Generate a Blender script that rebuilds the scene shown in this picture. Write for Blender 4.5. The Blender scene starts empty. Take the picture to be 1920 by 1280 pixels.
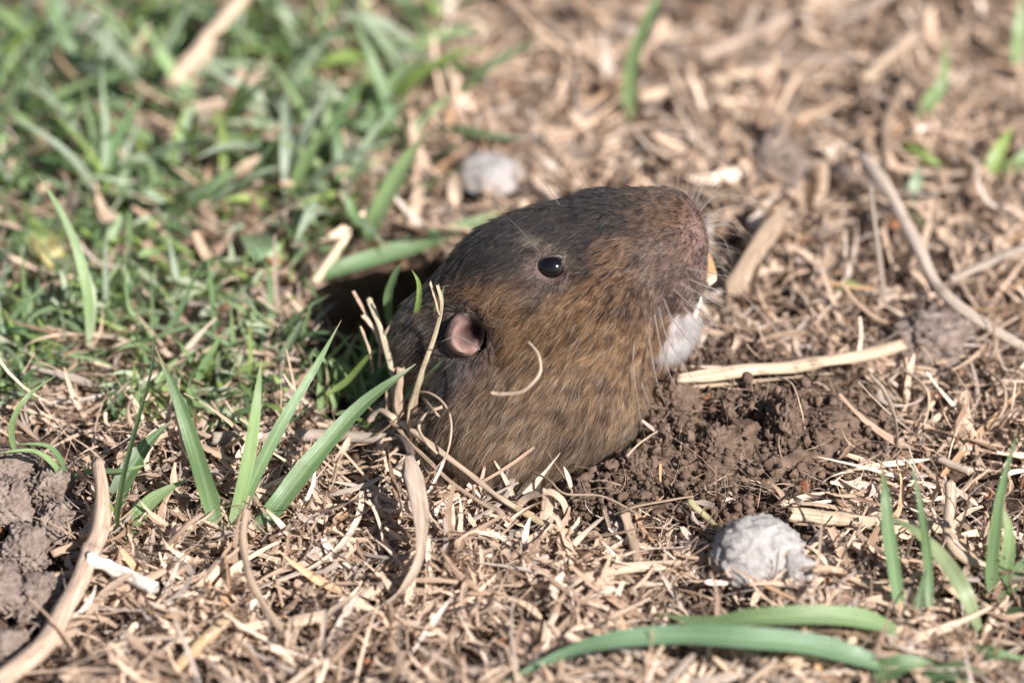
import bpy, math, random
import numpy as np
from mathutils import Vector, Matrix

random.seed(7)
rng = np.random.default_rng(7)
SC = bpy.context.scene
COL = SC.collection
SC.unit_settings.system = 'METRIC'
SC.unit_settings.scale_length = 0.01          # one unit is one centimetre

# ------------------------------------------------------------------ camera, sky, sun, exposure
PITCH = math.radians(32.0)
DIST = 89.0
LENS = 200.0
CAMLOC = np.array([0.0, -DIST * math.cos(PITCH), DIST * math.sin(PITCH)])
cam_d = bpy.data.cameras.new('camera')
cam = bpy.data.objects.new('camera', cam_d)
COL.objects.link(cam)
cam.location = CAMLOC
cam.rotation_euler = (math.radians(90) - PITCH, 0, 0)
cam_d.lens = LENS
cam_d.sensor_width = 36
cam_d.clip_start = 1.0
cam_d.clip_end = 20000
cam_d.dof.use_dof = True
cam_d.dof.focus_distance = DIST - 4.5
cam_d.dof.aperture_fstop = 0.2 / 1.75
SC.camera = cam

SUN_TO = Vector((0.53, -0.61, 0.60)).normalized()
W = bpy.data.worlds.new('World')
SC.world = W
W.use_nodes = True
wn = W.node_tree.nodes
sky = wn.new('ShaderNodeTexSky')
sky.sky_type = 'NISHITA'
sky.sun_disc = False
sky.sun_elevation = math.asin(SUN_TO.z)
sky.sun_rotation = math.atan2(SUN_TO.x, SUN_TO.y)
W.node_tree.links.new(sky.outputs[0], wn['Background'].inputs[0])
wn['Background'].inputs[1].default_value = 0.05
sun_d = bpy.data.lights.new('sun', 'SUN')
sun_d.energy = 5.0
sun_d.angle = math.radians(0.5)
sun_d.color = (1.0, 0.96, 0.925)
sun = bpy.data.objects.new('sun', sun_d)
COL.objects.link(sun)
sun.location = SUN_TO * 60
sun.rotation_euler = SUN_TO.to_track_quat('Z', 'Y').to_euler()

SC.view_settings.view_transform = 'Standard'
SC.view_settings.look = 'None'
SC.view_settings.exposure = 0.80
SC.view_settings.gamma = 1
SC.view_settings.use_curve_mapping = False
SC.cycles.use_denoising = True
SC.cycles.max_bounces = 6
SC.cycles.transparent_max_bounces = 8
SC.cycles.use_adaptive_sampling = True
SC.cycles.adaptive_threshold = 0.005


# ------------------------------------------------------------------ noise
def _hash(ix, iy, iz, seed):
    h = (ix.astype(np.int64) * 374761393 + iy.astype(np.int64) * 668265263
         + iz.astype(np.int64) * 2147483647 + seed * 1274126177) & 0xFFFFFFFF
    h = ((h ^ (h >> 13)) * 1274126177) & 0xFFFFFFFF
    h = h ^ (h >> 16)
    return (h & 0xFFFFFF) / float(0xFFFFFF) * 2 - 1


def vn(p, seed=0):
    p = np.asarray(p, float)
    i = np.floor(p)
    f = p - i
    u = f * f * (3 - 2 * f)
    i = i.astype(np.int64)
    r = 0
    for dx in (0, 1):
        wx = u[..., 0] if dx else 1 - u[..., 0]
        for dy in (0, 1):
            wy = u[..., 1] if dy else 1 - u[..., 1]
            for dz in (0, 1):
                wz = u[..., 2] if dz else 1 - u[..., 2]
                r = r + wx * wy * wz * _hash(i[..., 0] + dx, i[..., 1] + dy, i[..., 2] + dz, seed)
    return r


def fbm(p, o=4, seed=0, g=0.5):
    a, s, t = 1.0, 0.0, 0.0
    p = np.asarray(p, float)
    for k in range(o):
        s = s + a * vn(p * (2.03 ** k) + 17.3 * k, seed + k)
        t += a
        a *= g
    return s / t


def billow(p, o=3, seed=0, g=0.5):
    a, s, t = 1.0, 0.0, 0.0
    for k in range(o):
        s = s + a * np.abs(vn(p * (2.1 ** k) + 9.1 * k, seed + k))
        t += a
        a *= g
    return s / t


def sst(x, a, b):
    t = np.clip((x - a) / (b - a), 0, 1)
    return t * t * (3 - 2 * t)


def xy3(x, y, z=0.0):
    return np.stack([x, y, np.zeros_like(x) + z], -1)


# ------------------------------------------------------------------ terrain height
def ell(x, y, cx, cy, rx, ry):
    return np.sqrt(((x - cx) / rx) ** 2 + ((y - cy) / ry) ** 2)


def hole_w(x, y):
    """1 outside the burrow, falling below 1 inside its mouth"""
    wob = 0.10 * vn(xy3(x * 1.3, y * 1.3), 71)
    a = ell(x, y, 0.15, -3.0, 1.80, 1.80)
    b = ell(x, y, -1.85, -0.1, 1.45, 2.5)
    return np.minimum(a, b) + wob


def mound_w(x, y):
    return np.maximum(sst(1 - ell(x, y, 3.2, -2.9, 3.1, 2.6), 0.0, 0.6),
                      0.5 * sst(1 - ell(x, y, 2.0, -5.0, 2.4, 0.95), 0.0, 0.6))


def h_macro(x, y):
    x = np.asarray(x, float)
    y = np.asarray(y, float)
    far = sst(np.maximum(np.abs(x), np.abs(y)), 12, 30)
    h = (0.28 * fbm(xy3(x * 0.28, y * 0.28), 3, 3) + 0.17 * fbm(xy3(x * 1.15, y * 1.15), 2, 14)) * (1 - far) + far * 0.8 * fbm(xy3(x * 0.02, y * 0.02), 3, 4)
    h = h + 0.35 * mound_w(x, y)
    h = h + 0.25 * sst(-x, 6.6, 7.6) * sst(-y, 1.5, 3.5)
    d = hole_w(x, y)
    h = h - 3.4 * (1 - sst(d, 0.55, 1.06)) + 0.12 * np.exp(-((d - 1.25) / 0.2) ** 2)
    return h


def h_micro(x, y):
    m = mound_w(x, y)
    b1 = billow(xy3(x * 2.0, y * 2.0), 3, 21)
    b2 = billow(xy3(x * 7.0, y * 7.0), 3, 31)
    ck = sst(-x, 6.4, 7.2) * sst(-y, 1.0, 3.0)
    crack = -0.22 * (1 - sst(np.abs(vn(xy3(x * 1.7, y * 1.7), 91)), 0.0, 0.12)) * ck
    return (0.10 + 0.55 * m) * (b1 - 0.25) + (0.06 + 0.10 * m) * (b2 - 0.25) + crack


def hgt(x, y):
    return h_macro(x, y) + h_micro(np.asarray(x, float), np.asarray(y, float))


SP, CP = math.sin(PITCH), math.cos(PITCH)
RIGHT = np.array([1.0, 0, 0])
UPV = np.array([0, SP, CP])
FWD = np.array([0, CP, -SP])


def ray(px, py):
    d = FWD + RIGHT * ((px - 960) / 1920 * 36 / LENS) + UPV * ((640 - py) / 1920 * 36 / LENS)
    return d / np.linalg.norm(d)


def at(px, py, h=0.0, flat=False):
    """ground point (plus height h) seen from the photographer's place"""
    d = ray(px, py)
    z = h
    for _ in range(6):
        t = (z - CAMLOC[2]) / d[2]
        p = CAMLOC + d * t
        if flat:
            break
        z = h + float(h_macro(p[0], p[1])) if hole_w(p[0], p[1]) > 1.05 else h
    return p


def topx(x, y):
    """pixel of a ground point, for laying out regions"""
    D = -y * CP
    s = DIST / (DIST - D)
    return 960 + x * 120 * s, 640 - y * SP * 120 * s


# ------------------------------------------------------------------ mesh helpers
def new_mesh(name, V, F, mats, attrs=None, smooth=True):
    me = bpy.data.meshes.new(name)
    V = np.asarray(V, np.float32)
    F = np.asarray(F, np.int32)
    me.vertices.add(len(V))
    me.vertices.foreach_set('co', V.ravel())
    n = F.shape[1]
    me.loops.add(F.size)
    me.loops.foreach_set('vertex_index', F.ravel())
    me.polygons.add(len(F))
    me.polygons.foreach_set('loop_start', np.arange(0, F.size, n, dtype=np.int32))
    me.polygons.foreach_set('use_smooth', np.full(len(F), smooth))
    me.update(calc_edges=True)
    me.validate()
    for k, v in (attrs or {}).items():
        v = np.asarray(v, np.float32)
        if k == 'col':
            a = me.attributes.new('col', 'FLOAT_COLOR', 'POINT')
            if v.shape[1] == 3:
                v = np.concatenate([v, np.ones((len(v), 1), np.float32)], 1)
            a.data.foreach_set('color', v.ravel())
        elif v.ndim == 2:
            a = me.attributes.new(k, 'FLOAT_VECTOR', 'POINT')
            a.data.foreach_set('vector', v.ravel())
        else:
            a = me.attributes.new(k, 'FLOAT', 'POINT')
            a.data.foreach_set('value', v)
    for m in (mats if isinstance(mats, (list, tuple)) else [mats]):
        me.materials.append(m)
    return me


def link(name, me, parent=None, loc=None):
    o = bpy.data.objects.new(name, me)
    COL.objects.link(o)
    if loc is not None:
        o.location = loc
    if parent is not None:
        o.parent = parent
    return o


def tag(o, label=None, cat=None, group=None, kind=None):
    if label:
        o['label'] = label
    if cat:
        o['category'] = cat
    if group:
        o['group'] = group
    if kind:
        o['kind'] = kind
    return o


def catmull(P, n):
    P = np.asarray(P, float)
    if len(P) == 2:
        t = np.linspace(0, 1, n)[:, None]
        return P[0] * (1 - t) + P[1] * t
    Q = np.vstack([2 * P[0] - P[1], P, 2 * P[-1] - P[-2]])
    m = len(P) - 1
    t = np.linspace(0, m - 1e-6, n)
    i = t.astype(int)
    f = (t - i)[:, None]
    p0, p1, p2, p3 = Q[i], Q[i + 1], Q[i + 2], Q[i + 3]
    return 0.5 * (2 * p1 + (p2 - p0) * f + (2 * p0 - 5 * p1 + 4 * p2 - p3) * f ** 2 + (3 * p1 - p0 - 3 * p2 + p3) * f ** 3)


def frames(C, ref, roll):
    T = np.gradient(C, axis=0)
    T /= np.linalg.norm(T, axis=1)[:, None] + 1e-9
    S = np.cross(T, ref)
    S /= np.linalg.norm(S, axis=1)[:, None] + 1e-9
    N = np.cross(S, T)
    c, s = np.cos(roll)[:, None], np.sin(roll)[:, None]
    return T, S * c + N * s, N * c - S * s


REF = np.array([0.12, -0.5, 0.85])


def leaf_mesh(name, C, width, mat, col, fold=0.25, roll=0.0, twist=0.0, base=0.55, tip=1.6, tipcol=None, basecol=None, ref=REF):
    """a grass blade: a thin folded sheet along the curve C"""
    n = len(C)
    t = np.linspace(0, 1, n)
    prof = np.minimum(base + (1 - base) * sst(t, 0, 0.25), 1) * np.clip(1 - np.clip((t - 0.35) / 0.65, 0, 1) ** tip, 0.03, 1)
    w = width * 0.5 * prof * (1 + 0.07 * vn(np.stack([t * 9, t * 0 + random.random() * 99, t * 0], -1), 4))
    T, S, N = frames(C, ref, roll + twist * t)
    V = []
    for u in (-1, -0.5, 0, 0.5, 1):
        V.append(C + S * (u * w)[:, None] + N * ((abs(u) * fold) * w)[:, None])
    V = np.stack(V, 1).reshape(-1, 3)
    i = np.arange(n - 1)[:, None] * 5 + np.arange(4)[None]
    F = np.stack([i, i + 1, i + 6, i + 5], -1).reshape(-1, 4)
    L = np.concatenate([[0], np.cumsum(np.linalg.norm(np.diff(C, axis=0), axis=1))])
    st = np.zeros((n, 5, 3))
    st[:, :, 0] = np.array([0, .25, .5, .75, 1])[None]
    st[:, :, 1] = L[:, None]
    st[:, :, 2] = random.random()
    cc = np.tile(np.asarray(col, float), (n, 1)) * (1 + 0.22 * vn(np.stack([t * 5, t * 0 + random.random() * 99, t * 0], -1), 6))[:, None]
    if tipcol is None and random.random() < 0.45:
        tipcol = (0.36, 0.28, 0.16)
    if tipcol is not None:
        k = sst(t, random.uniform(0.75, 0.9), 1.0)[:, None]
        cc = cc * (1 - k) + np.asarray(tipcol) * k
    if basecol is not None:
        k = 1 - sst(t, 0.0, 0.22)[:, None]
        cc = cc * (1 - k) + np.asarray(basecol) * k
    cc = np.repeat(cc, 5, 0)
    return new_mesh(name, V, F, mat, {'col': cc, 'st': st.reshape(-1, 3)})


def stalk_mesh(name, C, width, mat, col, flat=1.0, roll=0.0, twist=0.0, nodes=(), taper=0.15, rough=0.05, ns=8, cut=True, ref=REF, split=0.0):
    """a dry stalk or a flattened dry leaf: closed tube with swollen nodes and ragged ends"""
    n = len(C)
    t = np.linspace(0, 1, n)
    w = width * 0.5 * (1 - taper * t)
    for nd in nodes:
        w = w * (1 + 0.28 * np.exp(-((t - nd) / 0.018) ** 2))
    if not cut:
        w = w * np.clip(np.minimum(1, 0.25 + t * 6), 0, 1) * np.clip((1 - t) * 3.0 + 0.05, 0, 1)
    T, S, N = frames(C, ref, roll + twist * t)
    ang = np.linspace(0, 2 * np.pi, ns, endpoint=False)
    sd = random.randint(0, 9999)
    r = 1 + rough * 2.0 * vn(np.stack(np.broadcast_arrays(np.cos(ang)[None] * 2 + sd, np.sin(ang)[None] * 2, t[:, None] * 7), -1), 5)
    V = C[:, None] + S[:, None] * (np.cos(ang)[None] * r * w[:, None])[..., None] + N[:, None] * (np.sin(ang)[None] * r * w[:, None] * flat)[..., None]
    if cut:
        rag = np.array([random.uniform(-0.5, 0.5) for _ in range(ns)])
        V[0] += T[0] * (rag * width * 0.5)[:, None]
        V[-1] += T[-1] * (rag[::-1] * width * 0.5)[:, None]
    V = V.reshape(-1, 3)
    i = np.arange(n - 1)[:, None] * ns + np.arange(ns)[None]
    j = np.arange(n - 1)[:, None] * ns + (np.arange(ns)[None] + 1) % ns
    F = np.stack([i, j, j + ns, i + ns], -1).reshape(-1, 4)
    # inset end caps: one hollow centre point each
    V = np.vstack([V, C[0] + T[0] * width * 0.15, C[-1] - T[-1] * width * 0.15])
    a, b = len(V) - 2, len(V) - 1
    k = np.arange(0, ns, 2)
    c0 = np.stack([np.full_like(k, a), (k + 2) % ns, (k + 1) % ns, k], -1)
    o = (n - 1) * ns
    c1 = np.stack([np.full_like(k, b), o + k, o + (k + 1) % ns, o + (k + 2) % ns], -1)
    F = np.vstack([F, c0, c1])
    L = np.concatenate([[0], np.cumsum(np.linalg.norm(np.diff(C, axis=0), axis=1))])
    st = np.zeros((n, ns, 3))
    st[:, :, 0] = (np.abs(np.linspace(-1, 1, ns, endpoint=False)))[None]
    st[:, :, 1] = L[:, None]
    rd = random.random()
    st[:, :, 2] = rd
    st = np.vstack([st.reshape(-1, 3), [[0, 0, rd], [0, L[-1], rd]]])
    cc = np.tile(np.asarray(col, float), (n, 1))
    for nd in nodes:
        k = 0.5 * np.exp(-((t - nd) / 0.02) ** 2)[:, None]
        cc = cc * (1 - k) + np.array([0.10, 0.06, 0.04]) * k
    cc = np.vstack([np.repeat(cc, ns, 0), np.asarray(col)[None] * 0.5, np.asarray(col)[None] * 0.5])
    return new_mesh(name, V, F, mat, {'col': cc, 'st': st})


def ico(sub):
    import bmesh
    bm = bmesh.new()
    bmesh.ops.create_icosphere(bm, subdivisions=sub, radius=1)
    V = np.array([v.co[:] for v in bm.verts])
    F = np.array([[v.index for v in f.verts] for f in bm.faces])
    bm.free()
    return V, F


# ------------------------------------------------------------------ materials
def mat_new(name):
    m = bpy.data.materials.new(name)
    m.use_nodes = True
    nt = m.node_tree
    nt.nodes.clear()
    out = nt.nodes.new('ShaderNodeOutputMaterial')
    return m, nt, nt.nodes, nt.links, out


def attr(nt, name):
    a = nt.nodes.new('ShaderNodeAttribute')
    a.attribute_name = name
    return a


def fibre_mat(name, rough=0.55, transl=0.0, streak=0.35, ustretch=9.0, vstretch=0.7, bump=0.02, spots=0.0, spec=0.4, midrib=0.0):
    m, nt, N, L, out = mat_new(name)
    col = attr(nt, 'col')
    st = attr(nt, 'st')
    vm = N.new('ShaderNodeVectorMath')
    vm.operation = 'MULTIPLY'
    vm.inputs[1].default_value = (ustretch, vstretch, 97.0)
    L.new(st.outputs['Vector'], vm.inputs[0])
    n1 = N.new('ShaderNodeTexNoise')
    n1.inputs['Scale'].default_value = 1.6
    n1.inputs['Detail'].default_value = 4
    n1.inputs['Roughness'].default_value = 0.6
    L.new(vm.outputs[0], n1.inputs['Vector'])
    mr = N.new('ShaderNodeMapRange')
    mr.inputs['From Min'].default_value = 0.3
    mr.inputs['From Max'].default_value = 0.7
    mr.inputs['To Min'].default_value = 1 - streak
    mr.inputs['To Max'].default_value = 1 + streak
    L.new(n1.outputs[0], mr.inputs['Value'])
    mx = N.new('ShaderNodeVectorMath')
    mx.operation = 'SCALE'
    L.new(col.outputs['Color'], mx.inputs[0])
    L.new(mr.outputs[0], mx.inputs['Scale'])
    cur = mx.outputs[0]
    if midrib:
        # paler line down the middle of the blade
        mth = N.new('ShaderNodeSeparateXYZ')
        L.new(st.outputs['Vector'], mth.inputs[0])
        s1 = N.new('ShaderNodeMath'); s1.operation = 'SUBTRACT'; s1.inputs[1].default_value = 0.5
        L.new(mth.outputs[0], s1.inputs[0])
        s2 = N.new('ShaderNodeMath'); s2.operation = 'ABSOLUTE'
        L.new(s1.outputs[0], s2.inputs[0])
        m2 = N.new('ShaderNodeMapRange')
        m2.inputs['From Min'].default_value = 0.0
        m2.inputs['From Max'].default_value = 0.13
        m2.inputs['To Min'].default_value = midrib
        m2.inputs['To Max'].default_value = 0.0
        L.new(s2.outputs[0], m2.inputs['Value'])
        mc = N.new('ShaderNodeMix'); mc.data_type = 'RGBA'
        L.new(m2.outputs[0], mc.inputs[0])
        L.new(cur, mc.inputs[6])
        mc.inputs[7].default_value = (0.32, 0.42, 0.24, 1)
        cur = mc.outputs[2]
    geo = N.new('ShaderNodeNewGeometry')
    n2 = N.new('ShaderNodeTexNoise')
    n2.inputs['Scale'].default_value = 5.0
    n2.inputs['Detail'].default_value = 5
    n2.inputs['Roughness'].default_value = 0.65
    L.new(geo.outputs['Position'], n2.inputs['Vector'])
    if spots:
        m3 = N.new('ShaderNodeMapRange')
        m3.inputs['From Min'].default_value = 0.56
        m3.inputs['From Max'].default_value = 0.72
        m3.inputs['To Min'].default_value = 0
        m3.inputs['To Max'].default_value = spots
        L.new(n2.outputs[0], m3.inputs['Value'])
        mc2 = N.new('ShaderNodeMix'); mc2.data_type = 'RGBA'
        L.new(m3.outputs[0], mc2.inputs[0])
        L.new(cur, mc2.inputs[6])
        mc2.inputs[7].default_value = (0.12, 0.075, 0.05, 1)
        cur = mc2.outputs[2]
    b = N.new('ShaderNodeBsdfPrincipled')
    b.inputs['Roughness'].default_value = rough
    b.inputs['Specular IOR Level'].default_value = spec
    L.new(cur, b.inputs['Base Color'])
    bp = N.new('ShaderNodeBump')
    bp.inputs['Strength'].default_value = 0.7
    bp.inputs['Distance'].default_value = bump
    L.new(n1.outputs[0], bp.inputs['Height'])
    L.new(bp.outputs[0], b.inputs['Normal'])
    sh = b.outputs[0]
    if transl:
        tr = N.new('ShaderNodeBsdfTranslucent')
        tc = N.new('ShaderNodeMix'); tc.data_type = 'RGBA'; tc.blend_type = 'MULTIPLY'
        tc.inputs[0].default_value = 1.0
        L.new(cur, tc.inputs[6])
        tc.inputs[7].default_value = (1.35, 1.45, 0.75, 1) if midrib else (1.3, 1.1, 0.8, 1)
        L.new(tc.outputs[2], tr.inputs['Color'])
        ms = N.new('ShaderNodeMixShader')
        ms.inputs[0].default_value = transl
        L.new(sh, ms.inputs[1])
        L.new(tr.outputs[0], ms.inputs[2])
        sh = ms.outputs[0]
    L.new(sh, out.inputs[0])
    return m


M_GRASS = fibre_mat('green_blade', rough=0.38, transl=0.28, streak=0.34, ustretch=14, vstretch=0.5, bump=0.012, spots=0.30, spec=0.65, midrib=0.45)
M_STRAW = fibre_mat('dry_stalk', rough=0.65, streak=0.48, ustretch=10, vstretch=0.8, bump=0.02, spots=0.55, spec=0.35)
M_FLAKE = fibre_mat('dry_litter', rough=0.65, transl=0.08, streak=0.35, ustretch=6, vstretch=1.2, bump=0.01, spots=0.45, spec=0.3)


def soil_mat(name, c1, c2, c3, scale=3.0, bump=0.05, use_col=False, rough=0.9):
    m, nt, N, L, out = mat_new(name)
    tc = N.new('ShaderNodeNewGeometry')
    n1 = N.new('ShaderNodeTexNoise')
    n1.inputs['Scale'].default_value = scale
    n1.inputs['Detail'].default_value = 8
    n1.inputs['Roughness'].default_value = 0.65
    L.new(tc.outputs['Position'], n1.inputs['Vector'])
    cr = N.new('ShaderNodeValToRGB')
    e = cr.color_ramp.elements
    e[0].position = 0.32; e[0].color = (*c1, 1)
    e[1].position = 0.70; e[1].color = (*c3, 1)
    x = e.new(0.5); x.color = (*c2, 1)
    L.new(n1.outputs[0], cr.inputs[0])
    n2 = N.new('ShaderNodeTexNoise')
    n2.inputs['Scale'].default_value = scale * 9
    n2.inputs['Detail'].default_value = 6
    n2.inputs['Roughness'].default_value = 0.7
    L.new(tc.outputs['Position'], n2.inputs['Vector'])
    cur = cr.outputs[0]
    if use_col:
        a = attr(nt, 'col')
        mm = N.new('ShaderNodeMix'); mm.data_type = 'RGBA'; mm.blend_type = 'MULTIPLY'
        mm.inputs[0].default_value = 1
        L.new(cur, mm.inputs[6]); L.new(a.outputs['Color'], mm.inputs[7])
        cur = mm.outputs[2]
    # pale mineral grains
    m3 = N.new('ShaderNodeMapRange')
    m3.inputs['From Min'].default_value = 0.66
    m3.inputs['From Max'].default_value = 0.74
    m3.inputs['To Max'].default_value = 0.5
    L.new(n2.outputs[0], m3.inputs['Value'])
    mc = N.new('ShaderNodeMix'); mc.data_type = 'RGBA'
    L.new(m3.outputs[0], mc.inputs[0]); L.new(cur, mc.inputs[6])
    mc.inputs[7].default_value = (c3[0] * 1.6, c3[1] * 1.6, c3[2] * 1.6, 1)
    b = N.new('ShaderNodeBsdfPrincipled')
    b.inputs['Roughness'].default_value = rough
    b.inputs['Specular IOR Level'].default_value = 0.15
    L.new(mc.outputs[2], b.inputs['Base Color'])
    ad = N.new('ShaderNodeMath'); ad.operation = 'ADD'
    L.new(n1.outputs[0], ad.inputs[0])
    s = N.new('ShaderNodeMath'); s.operation = 'MULTIPLY'; s.inputs[1].default_value = 0.35
    L.new(n2.outputs[0], s.inputs[0]); L.new(s.outputs[0], ad.inputs[1])
    bp = N.new('ShaderNodeBump')
    bp.inputs['Strength'].default_value = 0.9
    bp.inputs['Distance'].default_value = bump
    L.new(ad.outputs[0], bp.inputs['Height'])
    L.new(bp.outputs[0], b.inputs['Normal'])
    L.new(b.outputs[0], out.inputs[0])
    return m


M_SOIL = soil_mat('soil', (0.055, 0.034, 0.024), (0.105, 0.068, 0.048), (0.17, 0.115, 0.085), 2.2, 0.12)
M_CRUMB = soil_mat('soil_crumb', (0.088, 0.057, 0.040), (0.152, 0.102, 0.075), (0.235, 0.166, 0.125), 4.5, 0.06, use_col=True)
M_CLOD = soil_mat('grey_clod', (0.19, 0.14, 0.115), (0.31, 0.24, 0.20), (0.42, 0.34, 0.295), 4.5, 0.12)
M_DARKCLOD = soil_mat('brown_clod', (0.10, 0.066, 0.048), (0.17, 0.115, 0.085), (0.25, 0.18, 0.14), 4.0, 0.08)
M_PEBBLE = soil_mat('pale_stone', (0.40, 0.355, 0.335), (0.52, 0.48, 0.455), (0.62, 0.58, 0.555), 6.0, 0.12, rough=0.85)

# ------------------------------------------------------------------ ground sheet
def axis(lo, hi, step, far):
    mid = np.arange(lo, hi + step * 0.5, step)
    out = []
    s, p = step, hi
    while p < far:
        s *= 1.35
        p += s
        out.append(p)
    out2 = []
    s, p = step, lo
    while p > -far:
        s *= 1.35
        p -= s
        out2.append(p)
    return np.concatenate([out2[::-1], mid, out])


gx = axis(-9.2, 9.6, 0.05, 4000)
gy = axis(-11.5, 14.0, 0.055, 4000)
GX, GY = np.meshgrid(gx, gy)
GZ = hgt(GX.ravel(), GY.ravel()).reshape(GX.shape)
nx, ny = len(gx), len(gy)
idx = (np.arange(ny - 1)[:, None] * nx + np.arange(nx - 1)[None]).ravel()
F = np.stack([idx, idx + 1, idx + 1 + nx, idx + nx], -1)
g = link('ground', new_mesh('ground', np.stack([GX.ravel(), GY.ravel(), GZ.ravel()], -1), F, M_SOIL))
tag(g, 'dry brown crumbly soil with the open gopher burrow in it', kind='structure')


# ------------------------------------------------------------------ straw litter (ground cover)
def turf_w(x, y):
    """how grassy the ground is: the green patch left of and behind the burrow"""
    px, py = topx(x, y)
    w1 = sst(860 + 60 * vn(xy3(x * .8, y * .8), 55) - px, 0, 120) * sst(620 - py, -60, 120)
    w2 = sst(720 - px, -20, 120) * sst(py, 420, 520) * (1 - sst(py, 800, 880))
    return np.clip(np.maximum(w1, w2), 0, 1)


STRAW_COLS = np.array([
    (0.62, 0.47, 0.345), (0.56, 0.415, 0.30), (0.48, 0.345, 0.24), (0.66, 0.53, 0.41), (0.36, 0.25, 0.175),
    (0.44, 0.36, 0.30), (0.24, 0.155, 0.10), (0.52, 0.33, 0.19), (0.70, 0.60, 0.50)])
STRAW_COLS = STRAW_COLS * np.array([1.04, 1.025, 1.04])
STRAW_P = np.array([.17, .18, .17, .09, .14, .11, .09, .02, .03])


def strips(X, Y, Z, L, Wd, az, el, curl, bend, nseg, cols, fold, roll):
    n = len(X)
    a = az.copy()
    e = el.copy()
    d = np.zeros((n, nseg + 1, 3))
    p = np.stack([X, Y, Z], -1)
    C = np.zeros((n, nseg + 1, 3))
    for k in range(nseg + 1):
        C[:, k] = p
        t = np.stack([np.cos(a) * np.cos(e), np.sin(a) * np.cos(e), np.sin(e)], -1)
        d[:, k] = t
        p = p + t * (L / nseg)[:, None]
        a = a + curl / nseg
        e = e + bend / nseg
    C -= (C[:, nseg // 2] - C[:, 0])[:, None] * np.array([1, 1, 1.0])
    S = np.cross(d, np.array([0, 0, 1.0]))
    S /= np.linalg.norm(S, axis=2)[..., None] + 1e-9
    N = np.cross(S, d)
    r = roll[:, None, None]
    S2 = S * np.cos(r) + N * np.sin(r)
    N2 = N * np.cos(r) - S * np.sin(r)
    t = np.linspace(0, 1, nseg + 1)
    e0 = rng.uniform(0.05, 0.9, n)[:, None]
    e1 = rng.uniform(0.02, 0.6, n)[:, None]
    prof = np.minimum(e0 + (1 - e0) * np.clip(t * 3.2, 0, 1)[None], e1 + (1 - e1) * np.clip((1 - t) * 1.9, 0, 1)[None])
    prof = prof * (1 + rng.uniform(-0.25, 0.25, (n, nseg + 1)))
    w = Wd[:, None] * 0.5 * prof
    V = np.stack([C - S2 * w[..., None], C + N2 * (w * fold[:, None])[..., None], C + S2 * w[..., None]], 2)
    base = (np.arange(n) * (nseg + 1) * 3)[:, None, None]
    q = (np.arange(nseg) * 3)[None, :, None] + np.arange(2)[None, None]
    i = base + q
    F = np.stack([i, i + 1, i + 4, i + 3], -1).reshape(-1, 4)
    st = np.zeros((n, nseg + 1, 3, 3))
    st[..., 0] = np.array([0, .5, 1])
    st[..., 1] = (t[None] * L[:, None])[..., None]
    st[..., 2] = rng.random(n)[:, None, None]
    cc = np.broadcast_to(cols[:, None, None, :], V.shape)
    return V.reshape(-1, 3), F, cc.reshape(-1, 3), st.reshape(-1, 3)


def litter(n, Lmu, Lsd, Wlo, Whi, zlo, zhi, nseg, seedcols=None, elsd=0.22, dens=None, curlsd=0.9, xr=(-8.6, 9.0), yr=(-11, 12.5)):
    X = rng.uniform(*xr, n * 2)
    Y = rng.uniform(*yr, n * 2)
    px, py = topx(X, Y)
    keep = (px > -150) & (px < 2070) & (py > -120) & (py < 1400)
    d = hole_w(X, Y)
    keep &= d > 1.04
    k = np.ones_like(X) if dens is None else dens(X, Y)
    keep &= rng.random(len(X)) < k
    qx, qy = px - 1435, py - 1060
    keep &= ~((qx ** 2 / 95 ** 2 + qy ** 2 / 66 ** 2 < 1) & (zhi > 0.3))
    qx, qy = px - 918, py - 350
    keep &= ~(qx ** 2 / 60 ** 2 + qy ** 2 / 40 ** 2 < 1)
    X, Y = X[keep][:n], Y[keep][:n]
    n = len(X)
    L = np.clip(np.exp(rng.normal(math.log(Lmu), Lsd, n)), 0.12, 3.0)
    Wd = rng.uniform(Wlo, Whi, n) ** 1.0
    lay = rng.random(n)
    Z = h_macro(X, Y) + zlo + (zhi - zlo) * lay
    az = rng.uniform(0, 2 * np.pi, n)
    el = rng.normal(0, elsd, n)
    curl = rng.normal(0, curlsd, n)
    bend = rng.normal(0, 0.6, n)
    ci = rng.choice(len(STRAW_COLS), n, p=STRAW_P / STRAW_P.sum())
    cols = STRAW_COLS[ci] * rng.uniform(0.75, 1.15, n)[:, None] * (0.50 + 0.65 * lay)[:, None]  # lower pieces coloured darker: painted shade that deepens the gaps
    return strips(X, Y, Z, L, Wd, az, el, curl, bend, nseg, cols, rng.uniform(-0.7, 0.7, n), rng.normal(0, 0.5, n))


def join(parts):
    Vs, Fs, Cs, Ss = [], [], [], []
    o = 0
    for V, F, C, S in parts:
        Vs.append(V); Fs.append(F + o); Cs.append(C); Ss.append(S)
        o += len(V)
    return np.vstack(Vs), np.vstack(Fs), np.vstack(Cs), np.vstack(Ss)


def d_lit(x, y):
    px, py = topx(x, y)
    m = mound_w(x, y)
    grey = sst(150 - px, -40, 60) * sst(py, 820, 900)
    return np.clip((1 - 0.95 * sst(m, 0.04, 0.30)) * (1 - 0.55 * turf_w(x, y)) * (1 - 0.92 * grey), 0, 1) * (0.12 + 0.88 * sst(vn(xy3(x * 0.9, y * 0.9), 12) + 0.5 * vn(xy3(x * 2.3, y * 2.3), 13), -0.5, 0.1))


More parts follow.
